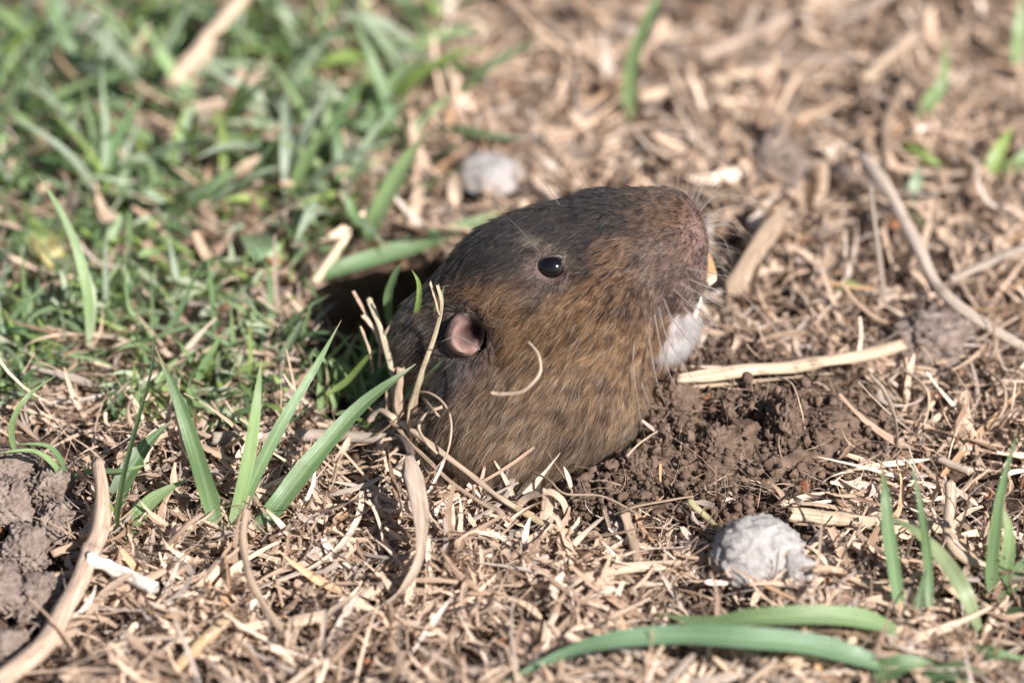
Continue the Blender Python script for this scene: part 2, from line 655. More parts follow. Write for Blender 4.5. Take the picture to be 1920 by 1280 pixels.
parts = [
    litter(15000, 0.36, 0.5, 0.025, 0.085, 0.0, 0.26, 4, dens=d_lit, elsd=0.38, curlsd=0.8),
    litter(9500, 0.66, 0.5, 0.035, 0.105, 0.06, 0.42, 6, dens=d_lit, curlsd=1.1, elsd=0.34),
    litter(15000, 0.42, 0.5, 0.010, 0.030, 0.08, 0.50, 5, dens=d_lit, elsd=0.5, curlsd=1.4),
    litter(3400, 1.35, 0.4, 0.03, 0.125, 0.16, 0.55, 9, dens=d_lit, curlsd=1.2, elsd=0.25),
    litter(1200, 0.24, 0.4, 0.07, 0.15, 0.10, 0.40, 3, dens=d_lit, curlsd=0.4, elsd=0.4),
    litter(1700, 0.90, 0.4, 0.09, 0.26, 0.12, 0.55, 5, dens=lambda x, y: d_lit(x, y) * sst(y, -1.5, 2.0), curlsd=0.8, elsd=0.4, yr=(-1.5, 12.5)),
    litter(2200, 0.75, 0.4, 0.05, 0.14, 0.15, 0.55, 6, dens=lambda x, y: d_lit(x, y) * sst(-y, 2.5, 5.0), curlsd=1.0, elsd=0.4, yr=(-11, -3)),
]
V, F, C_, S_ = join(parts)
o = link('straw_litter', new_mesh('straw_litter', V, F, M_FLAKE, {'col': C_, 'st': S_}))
tag(o, 'thick litter of shredded pale dry grass covering the soil', 'straw litter', kind='stuff')

# fine root fibres and hair-thin strands
Vf = litter(6000, 0.7, 0.5, 0.006, 0.014, 0.10, 0.45, 8, dens=lambda x, y: 0.4 + 0.6 * (mound_w(x, y) > 0.1), curlsd=2.0, elsd=0.35)
o = link('root_fibres', new_mesh('root_fibres', Vf[0], Vf[1], M_FLAKE, {'col': Vf[2] * 0.85, 'st': Vf[3]}))
tag(o, 'hair thin curling roots and fibres strewn over the soil', 'root fibres', kind='stuff')

# ------------------------------------------------------------------ soil crumbs
def crumbs(name, n, xr, yr, dens, slo, shi, zoff, sub=1, p=2.2, tint=(1, 1, 1), tints=None):
    X = rng.uniform(*xr, n * 4)
    Y = rng.uniform(*yr, n * 4)
    k = (rng.random(n * 4) < dens(X, Y)) & (hole_w(X, Y) > 0.98)
    X, Y = X[k][:n], Y[k][:n]
    n = len(X)
    s = slo + (shi - slo) * rng.random(n) ** p
    Z = hgt(X, Y) + s * 0.35 + rng.uniform(0, zoff, n)
    BV, BF = ico(sub)
    ph = rng.uniform(-50, 50, (n, 1, 3))
    P = BV[None] * 1.4 + ph
    r = 1 + 0.55 * vn(P.reshape(-1, 3), 61).reshape(n, -1) + 0.38 * vn((P * 2.3).reshape(-1, 3), 62).reshape(n, -1)
    sc = rng.uniform(0.6, 1.25, (n, 1, 3))
    V = BV[None] * r[..., None] * sc * s[:, None, None]
    a = rng.uniform(0, 6.28, n)[:, None]
    ca, sa = np.cos(a), np.sin(a)
    V = np.stack([V[..., 0] * ca - V[..., 1] * sa, V[..., 0] * sa + V[..., 1] * ca, V[..., 2]], -1)
    V += np.stack([X, Y, Z], -1)[:, None]
    F = (BF[None] + (np.arange(n) * len(BV))[:, None, None]).reshape(-1, 3)
    if tints is None:
        c = np.ones((n, 1, 3)) * np.array(tint) * rng.uniform(0.7, 1.25, (n, 1, 1))
    else:
        c = np.array(tints)[rng.integers(0, len(tints), n)][:, None] * rng.uniform(0.75, 1.2, (n, 1, 1))
    cc = np.broadcast_to(c, V.shape).reshape(-1, 3)
    return link(name, new_mesh(name, V.reshape(-1, 3), F, M_CRUMB, {'col': cc}))


o = crumbs('soil_crumbs', 3600, (0.0, 6.6), (-5.9, 0.2), lambda x, y: np.clip(mound_w(x, y) * 2.2, 0, 1), 0.012, 0.085, 0.35, sub=2, p=3.5)
tag(o, 'loose dark brown soil crumbs heaped in front of the throat', 'soil crumbs', kind='stuff')
o = crumbs('soil_grit', 6500, (-8.8, 9.2), (-11, 13), lambda x, y: 0.5 + 0.5 * (vn(xy3(x, y), 8) > 0), 0.02, 0.13, 0.16, sub=1, p=2.5,
           tints=[(1, 1, 1), (1.3, 1.2, 1.1), (0.8, 0.75, 0.7), (1.7, 1.05, 0.7), (1.9, 1.7, 1.5)])
tag(o, 'small brown and rusty soil grains scattered through the litter', 'soil grains', kind='stuff')


# ------------------------------------------------------------------ dug-out soil: porous, overhanging aggregate
def surface_nets(field, lo, hi, step):
    ax = [np.arange(lo[i], hi[i] + step, step) for i in range(3)]
    G = np.stack(np.meshgrid(*ax, indexing='ij'), -1)
    D = field(G)
    s = D < 0
    n = D.shape
    acc = np.zeros((n[0] - 1, n[1] - 1, n[2] - 1, 3))
    cnt = np.zeros((n[0] - 1, n[1] - 1, n[2] - 1))
    corners = [(i, j, k) for i in (0, 1) for j in (0, 1) for k in (0, 1)]

    def sl(c):
        return tuple(slice(c[q], n[q] - 1 + c[q]) for q in range(3))
    for a in corners:
        for q in range(3):
            if a[q] == 0:
                b = list(a)
                b[q] = 1
                b = tuple(b)
                da, db = D[sl(a)], D[sl(b)]
                m = (da < 0) != (db < 0)
                t = np.where(m, da / (da - db + 1e-12), 0)
                pos = np.zeros(acc.shape)
                for w in range(3):
                    pos[..., w] = a[w]
                pos[..., q] += t
                acc += pos * m[..., None]
                cnt += m
    act = cnt > 0
    ids = -np.ones(act.shape, int)
    ids[act] = np.arange(act.sum())
    ij = np.argwhere(act)
    V = (ij + acc[act] / cnt[act][:, None]) * step + np.array(lo)
    Fs = []
    for q in range(3):
        u, v = (q + 1) % 3, (q + 2) % 3
        s0 = [slice(None)] * 3
        s1 = [slice(None)] * 3
        s0[q] = slice(0, n[q] - 1)
        s1[q] = slice(1, n[q])
        cr = s[tuple(s0)] != s[tuple(s1)]
        E = np.argwhere(cr)
        ok = (E[:, u] > 0) & (E[:, v] > 0) & (E[:, u] < n[u] - 1) & (E[:, v] < n[v] - 1)
        E = E[ok]
        fl = s[tuple(s0)][E[:, 0], E[:, 1], E[:, 2]]

        def cell(du, dv):
            c = E.copy()
            c[:, u] += du
            c[:, v] += dv
            return ids[c[:, 0], c[:, 1], c[:, 2]]
        f = np.stack([cell(-1, -1), cell(0, -1), cell(0, 0), cell(-1, 0)], -1)
        f[~fl] = f[~fl][:, ::-1]
        Fs.append(f)
    return V, np.vstack(Fs)



def heap_field(P):
    x, y, z = P[..., 0], P[..., 1], P[..., 2]
    h = h_macro(x, y)
    ed = np.clip(mound_w(x, y) * 1.6, 0, 1)
    d = z - h - 0.20 * ed + 0.30 * (1 - ed)
    d = d + 0.42 * fbm(P * 1.9, 2, 201) * ed
    d = d + 0.24 * (vn(P * 4.3, 211)) + 0.14 * vn(P * 9.5, 215) + 0.07 * vn(P * 19.0, 219)
    d = np.minimum(d, z - h + 0.55)
    return d


V, F = surface_nets(heap_field, (0.2, -6.0, -1.0), (6.4, 0.0, 1.5), 0.034)
k = (hole_w(V[:, 0], V[:, 1]) > 0.9) & (mound_w(V[:, 0], V[:, 1]) > 0.03)
F = F[k[F].all(1)]
used = np.unique(F)
rm = -np.ones(len(V), int)
rm[used] = np.arange(len(used))
V, F = V[used], rm[F]
o = link('soil_heap', new_mesh('soil_heap', V, F, M_CRUMB, {'col': np.ones((len(V), 3))}))
tag(o, 'heap of porous dark brown soil dug out in front of the throat', 'soil heap', kind='stuff')

# ------------------------------------------------------------------ single clods and stones
def clod(name, label, cat, px, py, rx, ry, rz, mat, seed, rough=0.28, flatb=0.6, sub=4, rot=0.0, sink=0.35, group=None, fine=0.05, cuts=5):
    BV, BF = ico(sub)
    r = np.random.default_rng(seed)
    V = BV.copy()
    # broken planes
    for _ in range(cuts):
        nrm = r.normal(0, 1, 3)
        nrm /= np.linalg.norm(nrm)
        lim = r.uniform(0.6, 0.85)
        dd = V @ nrm
        over = np.clip(dd - lim, 0, None)
        V -= over[:, None] * nrm * 0.85
    k = 1 + rough * fbm(BV * 1.6 + seed, 3, seed) + fine * 2.5 * (billow(BV * 4.5 + seed, 3, seed + 5) - 0.25) + fine * 0.9 * vn(BV * 11 + seed, seed + 9) + fine * 0.6 * vn(BV * 22 + seed, seed + 8)
    V = V * k[:, None] * np.array([rx, ry, rz])
    p = at(px, py, 0.1)
    o = link(name, new_mesh(name, V, BF, mat), loc=(p[0], p[1], p[2] - 0.1 + rz * (1 - sink)))
    o.rotation_euler = (0, 0, rot)
    tag(o, label, cat, group)
    return o


clod('pebble', 'chalky white pebble with a cracked-off flake, right of the gopher', 'pebble', 1422, 1084, 0.68, 0.60, 0.58, M_PEBBLE, 46, rough=0.14, sink=0.14, sub=5, fine=0.07, cuts=1)
pb = clod('pebble', 'flat white flake leaning behind the cracked white pebble', 'pebble flake', 1492, 1098, 0.40, 0.34, 0.42, M_PEBBLE, 15, rough=0.18, sink=0.2, sub=4, rot=-0.3)
clod('pebble', 'blurred whitish flat stone on the straw behind the gopher head', 'pebble', 918, 345, 0.52, 0.62, 0.30, M_PEBBLE, 9, sink=0.1)
clod('soil_clod', 'grey brown cracked soil clod beside the curved stalk at lower left', 'soil clod', 106, 1005, 0.33, 0.42, 0.36, M_CLOD, 21, sink=0.2, fine=0.17, cuts=2, sub=5, rough=0.34)
clod('soil_clod', 'grey soil clod lowest at the left, under the curved stalk', 'soil clod', 72, 1140, 0.46, 0.5, 0.30, M_CLOD, 22, sink=0.2, fine=0.17, cuts=2, sub=5, rough=0.34)
clod('soil_clod', 'large flat grey clod cut by the left edge of the picture', 'soil clod', 18, 965, 0.38, 0.45, 0.40, M_CLOD, 23, sink=0.35, fine=0.17, cuts=2, sub=5, rough=0.34)
clod('soil_clod', 'pale grey lumpy clod in the left corner below the grass', 'soil clod', -8, 1120, 0.36, 0.45, 0.35, M_CLOD, 24, sink=0.3, fine=0.17, cuts=2, sub=5, rough=0.34)
clod('soil_clod', 'pale clod between the large flat clod and the curved stalk', 'soil clod', 95, 930, 0.34, 0.4, 0.30, M_CLOD, 41, sink=0.2, fine=0.17, cuts=2, sub=5, rough=0.34)
clod('soil_clod', 'highest grey clod at the left edge under the grass star', 'soil clod', 15, 890, 0.42, 0.35, 0.28, M_CLOD, 42, sink=0.2, fine=0.17, cuts=2, sub=5, rough=0.34)
clod('soil_clod', 'middle grey clod touching the left edge', 'soil clod', 45, 1050, 0.36, 0.4, 0.34, M_CLOD, 43, sink=0.2, fine=0.17, cuts=2, sub=5, rough=0.34)
clod('soil_clod', 'small grey clod among the litter at the lower left edge', 'soil clod', 5, 1215, 0.4, 0.35, 0.22, M_CLOD, 25, sink=0.3, fine=0.17, cuts=2, sub=5, rough=0.34)
clod('soil_clod', 'grey clod behind the big slanting stick, right of the chin', 'soil clod', 1752, 668, 0.75, 0.6, 0.42, M_CLOD, 26, sink=0.25, fine=0.17, cuts=2, sub=5, rough=0.34)
clod('soil_clod', 'blurred grey brown clod at upper right behind the whiskers', 'soil clod', 1462, 330, 0.52, 0.8, 0.38, M_CLOD, 27, sink=0.2, fine=0.17, cuts=2, sub=5, rough=0.34)
clod('soil_clod', 'round crumbly brown clod right under the throat fur', 'soil clod', 1192, 895, 0.30, 0.3, 0.30, M_DARKCLOD, 28, sink=0.2, fine=0.22, cuts=1, sub=5, rough=0.34)
clod('soil_clod', 'brown crumbly clod touching the fur at the burrow rim', 'soil clod', 1085, 930, 0.28, 0.26, 0.22, M_DARKCLOD, 29, sink=0.2, fine=0.22, cuts=1, sub=5, rough=0.34)
clod('soil_clod', 'upper brown clod on the dirt heap nearest the throat', 'soil clod', 1262, 775, 0.36, 0.34, 0.34, M_DARKCLOD, 30, sink=0.1, fine=0.22, cuts=1, sub=5, rough=0.34)
clod('soil_clod', 'upright ridge of brown soil at the right end of the heap', 'soil clod', 1470, 820, 0.26, 0.45, 0.42, M_DARKCLOD, 31, sink=0.1, fine=0.22, cuts=1, sub=5, rough=0.34)
clod('soil_clod', 'dark clod under the straw stub left of the pebble', 'soil clod', 1160, 1000, 0.24, 0.3, 0.2, M_CLOD, 32, sink=0.1, fine=0.17, cuts=2, sub=5, rough=0.34)
clod('soil_clod', 'brown lump in the middle of the dirt heap', 'soil clod', 1345, 850, 0.30, 0.34, 0.26, M_DARKCLOD, 33, sink=0.1, fine=0.22, cuts=1, sub=5, rough=0.34)

# ------------------------------------------------------------------ GOPHER
LEAN = math.radians(20)
UPc, DPc = (640 - 620) / 120.0, 3.0
O_G = np.array([(1050 - 960) / 120.0, -DPc * CP + UPc * SP, DPc * SP + UPc * CP])


RG = np.array(Matrix.Rotation(math.radians(90) - LEAN, 3, 'X'))
CAML = RG.T @ (CAMLOC - O_G)              # the photographer's place in the animal's own frame


def L2(px, py, c=0.0):
    """point of the animal's frame at sideways offset c seen at a picture position"""
    d = RG.T @ ray(px, py)
    t = (c - CAML[2]) / d[2]
    p = CAML + d * t
    return p[0], p[1]


def GPX(P):
    """picture position of points of the animal's frame"""
    Wd_ = np.asarray(P) @ RG.T + O_G - CAMLOC
    dz = Wd_ @ FWD
    return 960 + (Wd_ @ RIGHT) / dz * LENS / 36 * 1920, 640 - (Wd_ @ UPV) / dz * LENS / 36 * 1920


BL = []   # centre(3), radii(3), rotation in the profile plane


def blob(px, py, c, ra, rb, rc, rot=0.0, sym=False):
    a, b = L2(px, py)
    BL.append((a, b, c, ra, rb, rc, math.radians(rot)))
    if sym:
        BL.append((a, b, -c, ra, rb, rc, math.radians(rot)))


blob(1000, 565, 0, 1.50, 1.32, 1.18, 22)           # skull
blob(1090, 490, 0, 1.10, 0.92, 0.95, 12)           # forehead
blob(1180, 462, 0, 1.05, 0.84, 0.78, 10)           # snout
blob(1246, 448, 0, 0.54, 0.68, 0.55, -18)            # nose end
blob(1256, 505, 0.18, 0.47, 0.56, 0.36, 0, True)   # upper lips
blob(1085, 585, 0.55, 1.10, 1.05, 0.82, 0, True)   # cheeks
blob(1045, 735, 0.42, 1.40, 1.14, 1.10, 10, True)  # cheek pouches
blob(950, 815, 0, 1.34, 1.38, 1.58, 40)            # neck
blob(1272, 620, 0, 0.26, 0.40, 0.30, -15)           # chin
blob(1200, 640, 0, 0.52, 0.55, 0.58, 20)           # jaw
blob(862, 650, -0.2, 0.98, 0.98, 1.12, 40)         # nape
blob(860, 880, -0.3, 1.35, 1.5, 1.45, 60)          # shoulders going down
blob(800, 1060, -0.6, 1.5, 1.8, 1.4, 60)           # back in the burrow


EARP = (99.0, 99.0, 99.0)


def sdf(P, k=0.36):
    P = np.asarray(P, float)
    d = None
    for (a, b, c, ra, rb, rc, ro) in BL:
        x, y, z = P[..., 0] - a, P[..., 1] - b, P[..., 2] - c
        cs, sn = math.cos(ro), math.sin(ro)
        u, v = x * cs + y * sn, -x * sn + y * cs
        k0 = np.sqrt((u / ra) ** 2 + (v / rb) ** 2 + (z / rc) ** 2) + 1e-9
        k1 = np.sqrt((u / ra ** 2) ** 2 + (v / rb ** 2) ** 2 + (z / rc ** 2) ** 2) + 1e-9
        e = k0 * (k0 - 1) / k1
        if d is None:
            d = e
        else:
            h = np.clip(0.5 + 0.5 * (d - e) / k, 0, 1)
            d = d * (1 - h) + e * h - k * h * (1 - h)
    # mouth gap between lip and chin
    ma, mb = L2(1338, 578)
    g = np.sqrt(((P[..., 0] - ma) / 0.34) ** 2 + ((P[..., 1] - mb) / 0.13) ** 2 + (P[..., 2] / 0.7) ** 2) - 1
    g = g * 0.13
    h = np.clip(0.5 - 0.5 * (d + g) / 0.10, 0, 1)
    d = d * (1 - h) - g * h + 0.10 * h * (1 - h)
    # shallow hollow behind the ear
    ea, eb = L2(838, 705, 1.5)
    g = np.sqrt((P[..., 0] - ea) ** 2 + (P[..., 1] - eb) ** 2 + (P[..., 2] - 1.5) ** 2) - 0.36
    h = np.clip(0.5 - 0.5 * (d + g) / 0.2, 0, 1)
    d = d * (1 - h) - g * h + 0.2 * h * (1 - h)
    # ear canal
    g = np.sqrt((P[..., 0] - EARP[0]) ** 2 + (P[..., 1] - EARP[1]) ** 2 + (np.abs(P[..., 2]) - EARP[2]) ** 2) - 0.34
    h = np.clip(0.5 - 0.5 * (d + g) / 0.08, 0, 1)
    d = d * (1 - h) - g * h + 0.08 * h * (1 - h)
    # eye sockets
    xa, xb = L2(1035, 502, 1.15)
    for s in (1, -1):
        g = np.sqrt((P[..., 0] - xa) ** 2 + (P[..., 1] - xb) ** 2 + (P[..., 2] - s * 1.22) ** 2) - 0.22
        h = np.clip(0.5 - 0.5 * (d + g) / 0.08, 0, 1)
        d = d * (1 - h) - g * h + 0.08 * h * (1 - h)
    return d


def grad(P):
    e = 0.02
    G = np.stack([sdf(P + np.array(v)) - sdf(P - np.array(v)) for v in ((e, 0, 0), (0, e, 0), (0, 0, e))], -1)
    return G / (np.linalg.norm(G, axis=-1, keepdims=True) + 1e-9)


def surf_c(px, py):
    d = RG.T @ ray(px, py)
    t = np.linspace(DIST - 8, DIST + 2, 1600)
    P = CAML + d[None] * t[:, None]
    v = sdf(P)
    return P[int(np.argmax(v < 0))]


def lerp(a, b, t):
    return a * (1 - t[..., None]) + np.asarray(b) * t[..., None]


def gauss(px, py, cx, cy, rx, ry, rot=0.0):
    r = math.radians(rot)
    x, y = px - cx, -(py - cy)
    u, v = x * math.cos(r) + y * math.sin(r), -x * math.sin(r) + y * math.cos(r)
    return np.exp(-((u / rx) ** 2 + (v / ry) ** 2))


EAR = surf_c(872, 626)
EARP = (EAR[0] + 0.08, EAR[1], EAR[2] - 0.12)

# skin
V, F = surface_nets(sdf, (-5.4, -5.6, -2.5), (2.9, 2.7, 2.5), 0.06)
px, py = GPX(V)
sk = np.tile(np.array([0.10, 0.065, 0.055]), (len(V), 1))
sk = lerp(sk, (0.16, 0.10, 0.09), sst(px, 1150, 1260))
nose = gauss(px, py, 1312, 440, 16, 60, 8)
sk = lerp(sk, (0.22, 0.14, 0.12), np.clip(nose * (0.75 + 0.9 * vn(V * 7.0, 6)), 0, 1))
sk = lerp(sk, (0.36, 0.24, 0.21), sst(px, 1240, 1255) * sst(py, 572, 592) * (1 - sst(py, 670, 685)))
sk = lerp(sk, (0.10, 0.055, 0.05), gauss(px, py, 1035, 502, 34, 28))
m, nt, N, Lk, out = mat_new('gopher_skin')
ca = attr(nt, 'col')
b = N.new('ShaderNodeBsdfPrincipled')
b.inputs['Roughness'].default_value = 0.5
b.inputs['Subsurface Weight'].default_value = 0.15
b.inputs['Subsurface Radius'].default_value = (1.0, 0.4, 0.25)
b.inputs['Subsurface Scale'].default_value = 0.08
n1 = N.new('ShaderNodeTexNoise')
n1.inputs['Scale'].default_value = 18
n1.inputs['Detail'].default_value = 5
geo = N.new('ShaderNodeNewGeometry')
Lk.new(geo.outputs['Position'], n1.inputs['Vector'])
bp = N.new('ShaderNodeBump')
bp.inputs['Distance'].default_value = 0.04
bp.inputs['Strength'].default_value = 0.7
Lk.new(n1.outputs[0], bp.inputs['Height'])
Lk.new(bp.outputs[0], b.inputs['Normal'])
Lk.new(ca.outputs['Color'], b.inputs['Base Color'])
Lk.new(b.outputs[0], out.inputs[0])
M_SKIN = m
goph = link('gopher', new_mesh('gopher', V, F, M_SKIN, {'col': sk}))
goph.location = O_G
goph.rotation_euler = (math.radians(90) - LEAN, 0, 0)
tag(goph, 'brown pocket gopher poking its head out of the burrow, muzzle raised', 'gopher')

# hair material
m, nt, N, Lk, out = mat_new('gopher_hair')
ca = attr(nt, 'col')
hb = N.new('ShaderNodeBsdfHairPrincipled')
hb.parametrization = 'COLOR'
hb.inputs['Roughness'].default_value = 0.52
hb.inputs['IOR'].default_value = 1.42
hb.inputs['Radial Roughness'].default_value = 0.45
if 'Random Roughness' in hb.inputs:
    hb.inputs['Random Roughness'].default_value = 0.2
Lk.new(ca.outputs['Color'], hb.inputs['Color'])
Lk.new(hb.outputs[0], out.inputs[0])
M_HAIR = m


def curves_obj(name, P, R, C, mat, parent):
    """P (n,k,3) points, R (n,k) radii, C (n,k,3) colours"""
    n, k = P.shape[:2]
    cu = bpy.data.hair_curves.new(name)
    cu.add_curves([k] * n)
    cu.attributes['position'].data.foreach_set('vector', P.astype(np.float32).ravel())
    ra = cu.attributes.get('radius') or cu.attributes.new('radius', 'FLOAT', 'POINT')
    ra.data.foreach_set('value', R.astype(np.float32).ravel())
    co = cu.attributes.new('col', 'FLOAT_COLOR', 'POINT')
    C4 = np.concatenate([C, np.ones((n, k, 1))], -1)
    co.data.foreach_set('color', C4.astype(np.float32).ravel())
    cu.materials.append(mat)
    return link(name, cu, parent)


EYE = surf_c(1035, 502)
EYE_C = np.array([*L2(1035, 502, surf_c(1070, 502)[2] - 0.13), surf_c(1070, 502)[2] - 0.15])
NOSEP = np.array([*L2(1345, 440), 0.0])
MIR = np.array([1, 1, -1.0])

# roots spread over the skin by area
TV = V[F]
cr = 0.5 * (np.linalg.norm(np.cross(TV[:, 1] - TV[:, 0], TV[:, 2] - TV[:, 0]), axis=1)
            + np.linalg.norm(np.cross(TV[:, 2] - TV[:, 0], TV[:, 3] - TV[:, 0]), axis=1))
cen = TV.mean(1)
wz = (cen @ RG.T)[:, 2] + O_G[2]
wt = cr * (wz > -0.9) * np.where(cen[:, 2] < -0.3, 0.55, 1.0)
cpx, cpy = GPX(np.stack([cen[:, 0], cen[:, 1], np.abs(cen[:, 2])], -1))
wt *= 1 + 0.9 * sst(cpx, 1120, 1230)
wt /= wt.sum()
NH = 190000
fi = rng.choice(len(F), NH, p=wt)
u, v = rng.random(NH)[:, None], rng.random(NH)[:, None]
T = TV[fi]
Rt = (T[:, 0] * (1 - u) + T[:, 1] * u) * (1 - v) + (T[:, 3] * (1 - u) + T[:, 2] * u) * v
Nn = grad(Rt)
px, py = GPX(np.stack([Rt[:, 0], Rt[:, 1], np.abs(Rt[:, 2])], -1))
keep = np.ones(NH, bool)
near = np.abs(Rt[:, 2]) > 0.5
de = np.sqrt((px - 1035) ** 2 / 31 ** 2 + (py - 502) ** 2 / 25 ** 2)
keep &= ~((de < 1.0) & near)
dear = gauss(px, py, 863, 627, 28, 38, -15)
keep &= ~((dear > 0.38) & near)
bare = np.clip(gauss(px, py, 1313, 430, 8, 30, 14) * 0.9, 0, 1)
keep &= rng.random(NH) > bare * 0.85
Rt, Nn, px, py = Rt[keep], Nn[keep], px[keep], py[keep]
n = len(Rt)
de = np.sqrt((px - 1035) ** 2 / 31 ** 2 + (py - 502) ** 2 / 25 ** 2)
flow = Rt - NOSEP
flow /= np.linalg.norm(flow, axis=1)[:, None]
flow += np.array([0.0, -0.18, 0])
# part round the eye
xa, xb = EYE_C[0], EYE_C[1]
away = np.stack([Rt[:, 0] - xa, Rt[:, 1] - xb, np.zeros(n)], -1)
away /= np.linalg.norm(away, axis=1)[:, None] + 1e-6
flow += away * (0.9 * np.exp(-((de - 1) / 0.9) ** 2))[:, None]
ax_, bx_ = EAR[0], EAR[1]
away = np.stack([Rt[:, 0] - ax_, Rt[:, 1] - bx_, np.zeros(n)], -1)
away /= np.linalg.norm(away, axis=1)[:, None] + 1e-6
flow += away * (2.2 * gauss(px, py, 878, 626, 62, 64))[:, None]
# clumps
cl = np.stack([vn(Rt * 5.5 + 31 * k, 40 + k) for k in range(3)], -1)
cl2 = np.stack([vn(Rt * 12 + 31 * k, 45 + k) for k in range(3)], -1)
flow += 0.20 * cl + 0.48 * cl2 + rng.normal(0, 0.15, (n, 3))
flow -= Nn * (flow * Nn).sum(1)[:, None]
flow /= np.linalg.norm(flow, axis=1)[:, None] + 1e-6
Ln = 0.25 * np.ones(n)
Ln *= 1 - 0.55 * sst(px, 1080, 1260)
Ln *= 1 + 0.55 * sst(py, 760, 880)
Ln = np.where(gauss(px, py, 1035, 502, 60, 50) > 0.3, Ln * 0.55, Ln)
Ln = np.where(gauss(px, py, 878, 626, 62, 66) > 0.3, Ln * 0.55, Ln)
Ln = np.where((px > 1235) & (py > 575) & (py < 690), 0.15, Ln)
Ln = np.where(gauss(px, py, 1311, 445, 28, 75, 8) > 0.35, 0.07, Ln)
Ln *= rng.uniform(0.7, 1.2, n)
guard = rng.random(n) < 0.07
Ln = np.where(guard, Ln * 1.35, Ln)
K = 5
t = np.linspace(0, 1, K)
lift = np.where((px > 1100) & (py < 620), 0.45, 0.26) + rng.normal(0, 0.07, n)
P = Rt[:, None] - Nn[:, None] * 0.01 + (flow[:, None] * (t ** 1.1)[None, :, None]
                  + Nn[:, None] * (lift[:, None] * (t * (1.35 - 0.55 * t))[None])[..., None]) * Ln[:, None, None]
P += np.array([0, -0.05, 0])[None, None] * (t ** 2)[None, :, None] * Ln[:, None, None] * 2
rad = np.where(guard, 0.0085, 0.0050) * rng.uniform(0.7, 1.35, n)
rad = rad * (1 - 0.25 * sst(px, 1150, 1260))
R = rad[:, None] * np.array([1.0, 1.0, 0.9, 0.65, 0.15])[None]
# colours
orange = np.array([0.275, 0.122, 0.050])
tan = np.array([0.235, 0.138, 0.078])
c = np.tile(orange, (n, 1))
c = lerp(c, tan, sst(py, 600, 840) * 0.75)
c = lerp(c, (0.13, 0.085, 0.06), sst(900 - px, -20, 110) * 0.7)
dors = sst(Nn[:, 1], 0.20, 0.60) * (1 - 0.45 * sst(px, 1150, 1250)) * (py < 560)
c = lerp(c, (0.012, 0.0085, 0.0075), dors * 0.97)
c = lerp(c, (0.105, 0.062, 0.046), sst(px, 1110, 1215) * (1 - sst(py, 570, 640)) * (1 - dors) * 0.85)
c = lerp(c, (0.20, 0.115, 0.09), gauss(px, py, 1265, 500, 60, 40, -40) * 0.5)
c = lerp(c, (0.26, 0.165, 0.145), np.clip(gauss(px, py, 1318, 446, 16, 52, 12) * 1.2, 0, 1) * 0.8)
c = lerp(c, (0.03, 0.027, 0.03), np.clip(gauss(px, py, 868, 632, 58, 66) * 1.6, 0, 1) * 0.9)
c = lerp(c, (0.06, 0.06, 0.068), gauss(px, py, 838, 712, 42, 30, 40))
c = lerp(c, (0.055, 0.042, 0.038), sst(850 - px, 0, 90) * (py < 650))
c = lerp(c, (0.55, 0.40, 0.27), gauss(px, py, 1042, 462, 42, 13, -28) * 0.75)
c = lerp(c, (0.20, 0.14, 0.11), np.exp(-((de - 1.15) / 0.3) ** 2) * 0.6)
c = lerp(c, (0.10, 0.08, 0.08), gauss(px, py, 1012, 548, 30, 12, 0) * 0.6)
chin = sst(px - 0.45 * (640 - py), 1236, 1254) * sst(py, 570, 592) * (1 - sst(py, 655, 682))
c = lerp(c, (0.72, 0.57, 0.52), chin)
c = lerp(c, (0.55, 0.52, 0.50), sst(py, 860, 930) * 0.3)
mot = fbm(Rt * np.array([4.0, 4.0, 4.0]), 3, 77)
mot2 = vn(Rt * 9.0, 78)
mot3 = vn(Rt * 21.0, 79)
c = c * np.clip(1 + 0.5 * mot + 0.45 * mot2 + 0.7 * mot3, 0.10, 2.2)[:, None]
rr = rng.random(n)
ck1 = 0.5 * vn(Rt * 11.0, 301) + 0.7 * vn(Rt * 20.0, 303)
ck2 = vn(Rt * 18.0, 302)
darkh = (rr < 0.34 + 0.75 * ck1) & (chin < 0.5)
paleh = (rr > 0.93 - 0.30 * ck2)
c = np.where(darkh[:, None], c * 0.16, c)
c = np.where(paleh[:, None], c * 0.6 + 0.27 * np.array([1, 0.88, 0.78]) * (0.02 + 0.94 * (1 - dors[:, None])), c)
c = np.clip(c * rng.uniform(0.75, 1.25, (n, 1)), 0.005, 0.9)
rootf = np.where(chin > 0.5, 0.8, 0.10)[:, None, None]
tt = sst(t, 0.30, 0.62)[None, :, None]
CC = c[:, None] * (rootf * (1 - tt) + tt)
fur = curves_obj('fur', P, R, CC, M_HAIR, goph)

# whiskers and long guard bristles
def whisker_pts(pts, n=9):
    """(px,py,c) control points in the head's own profile plane"""
    Q = np.array([[*L2(p[0], p[1], p[2]), p[2]] for p in pts])
    return catmull(Q, n)


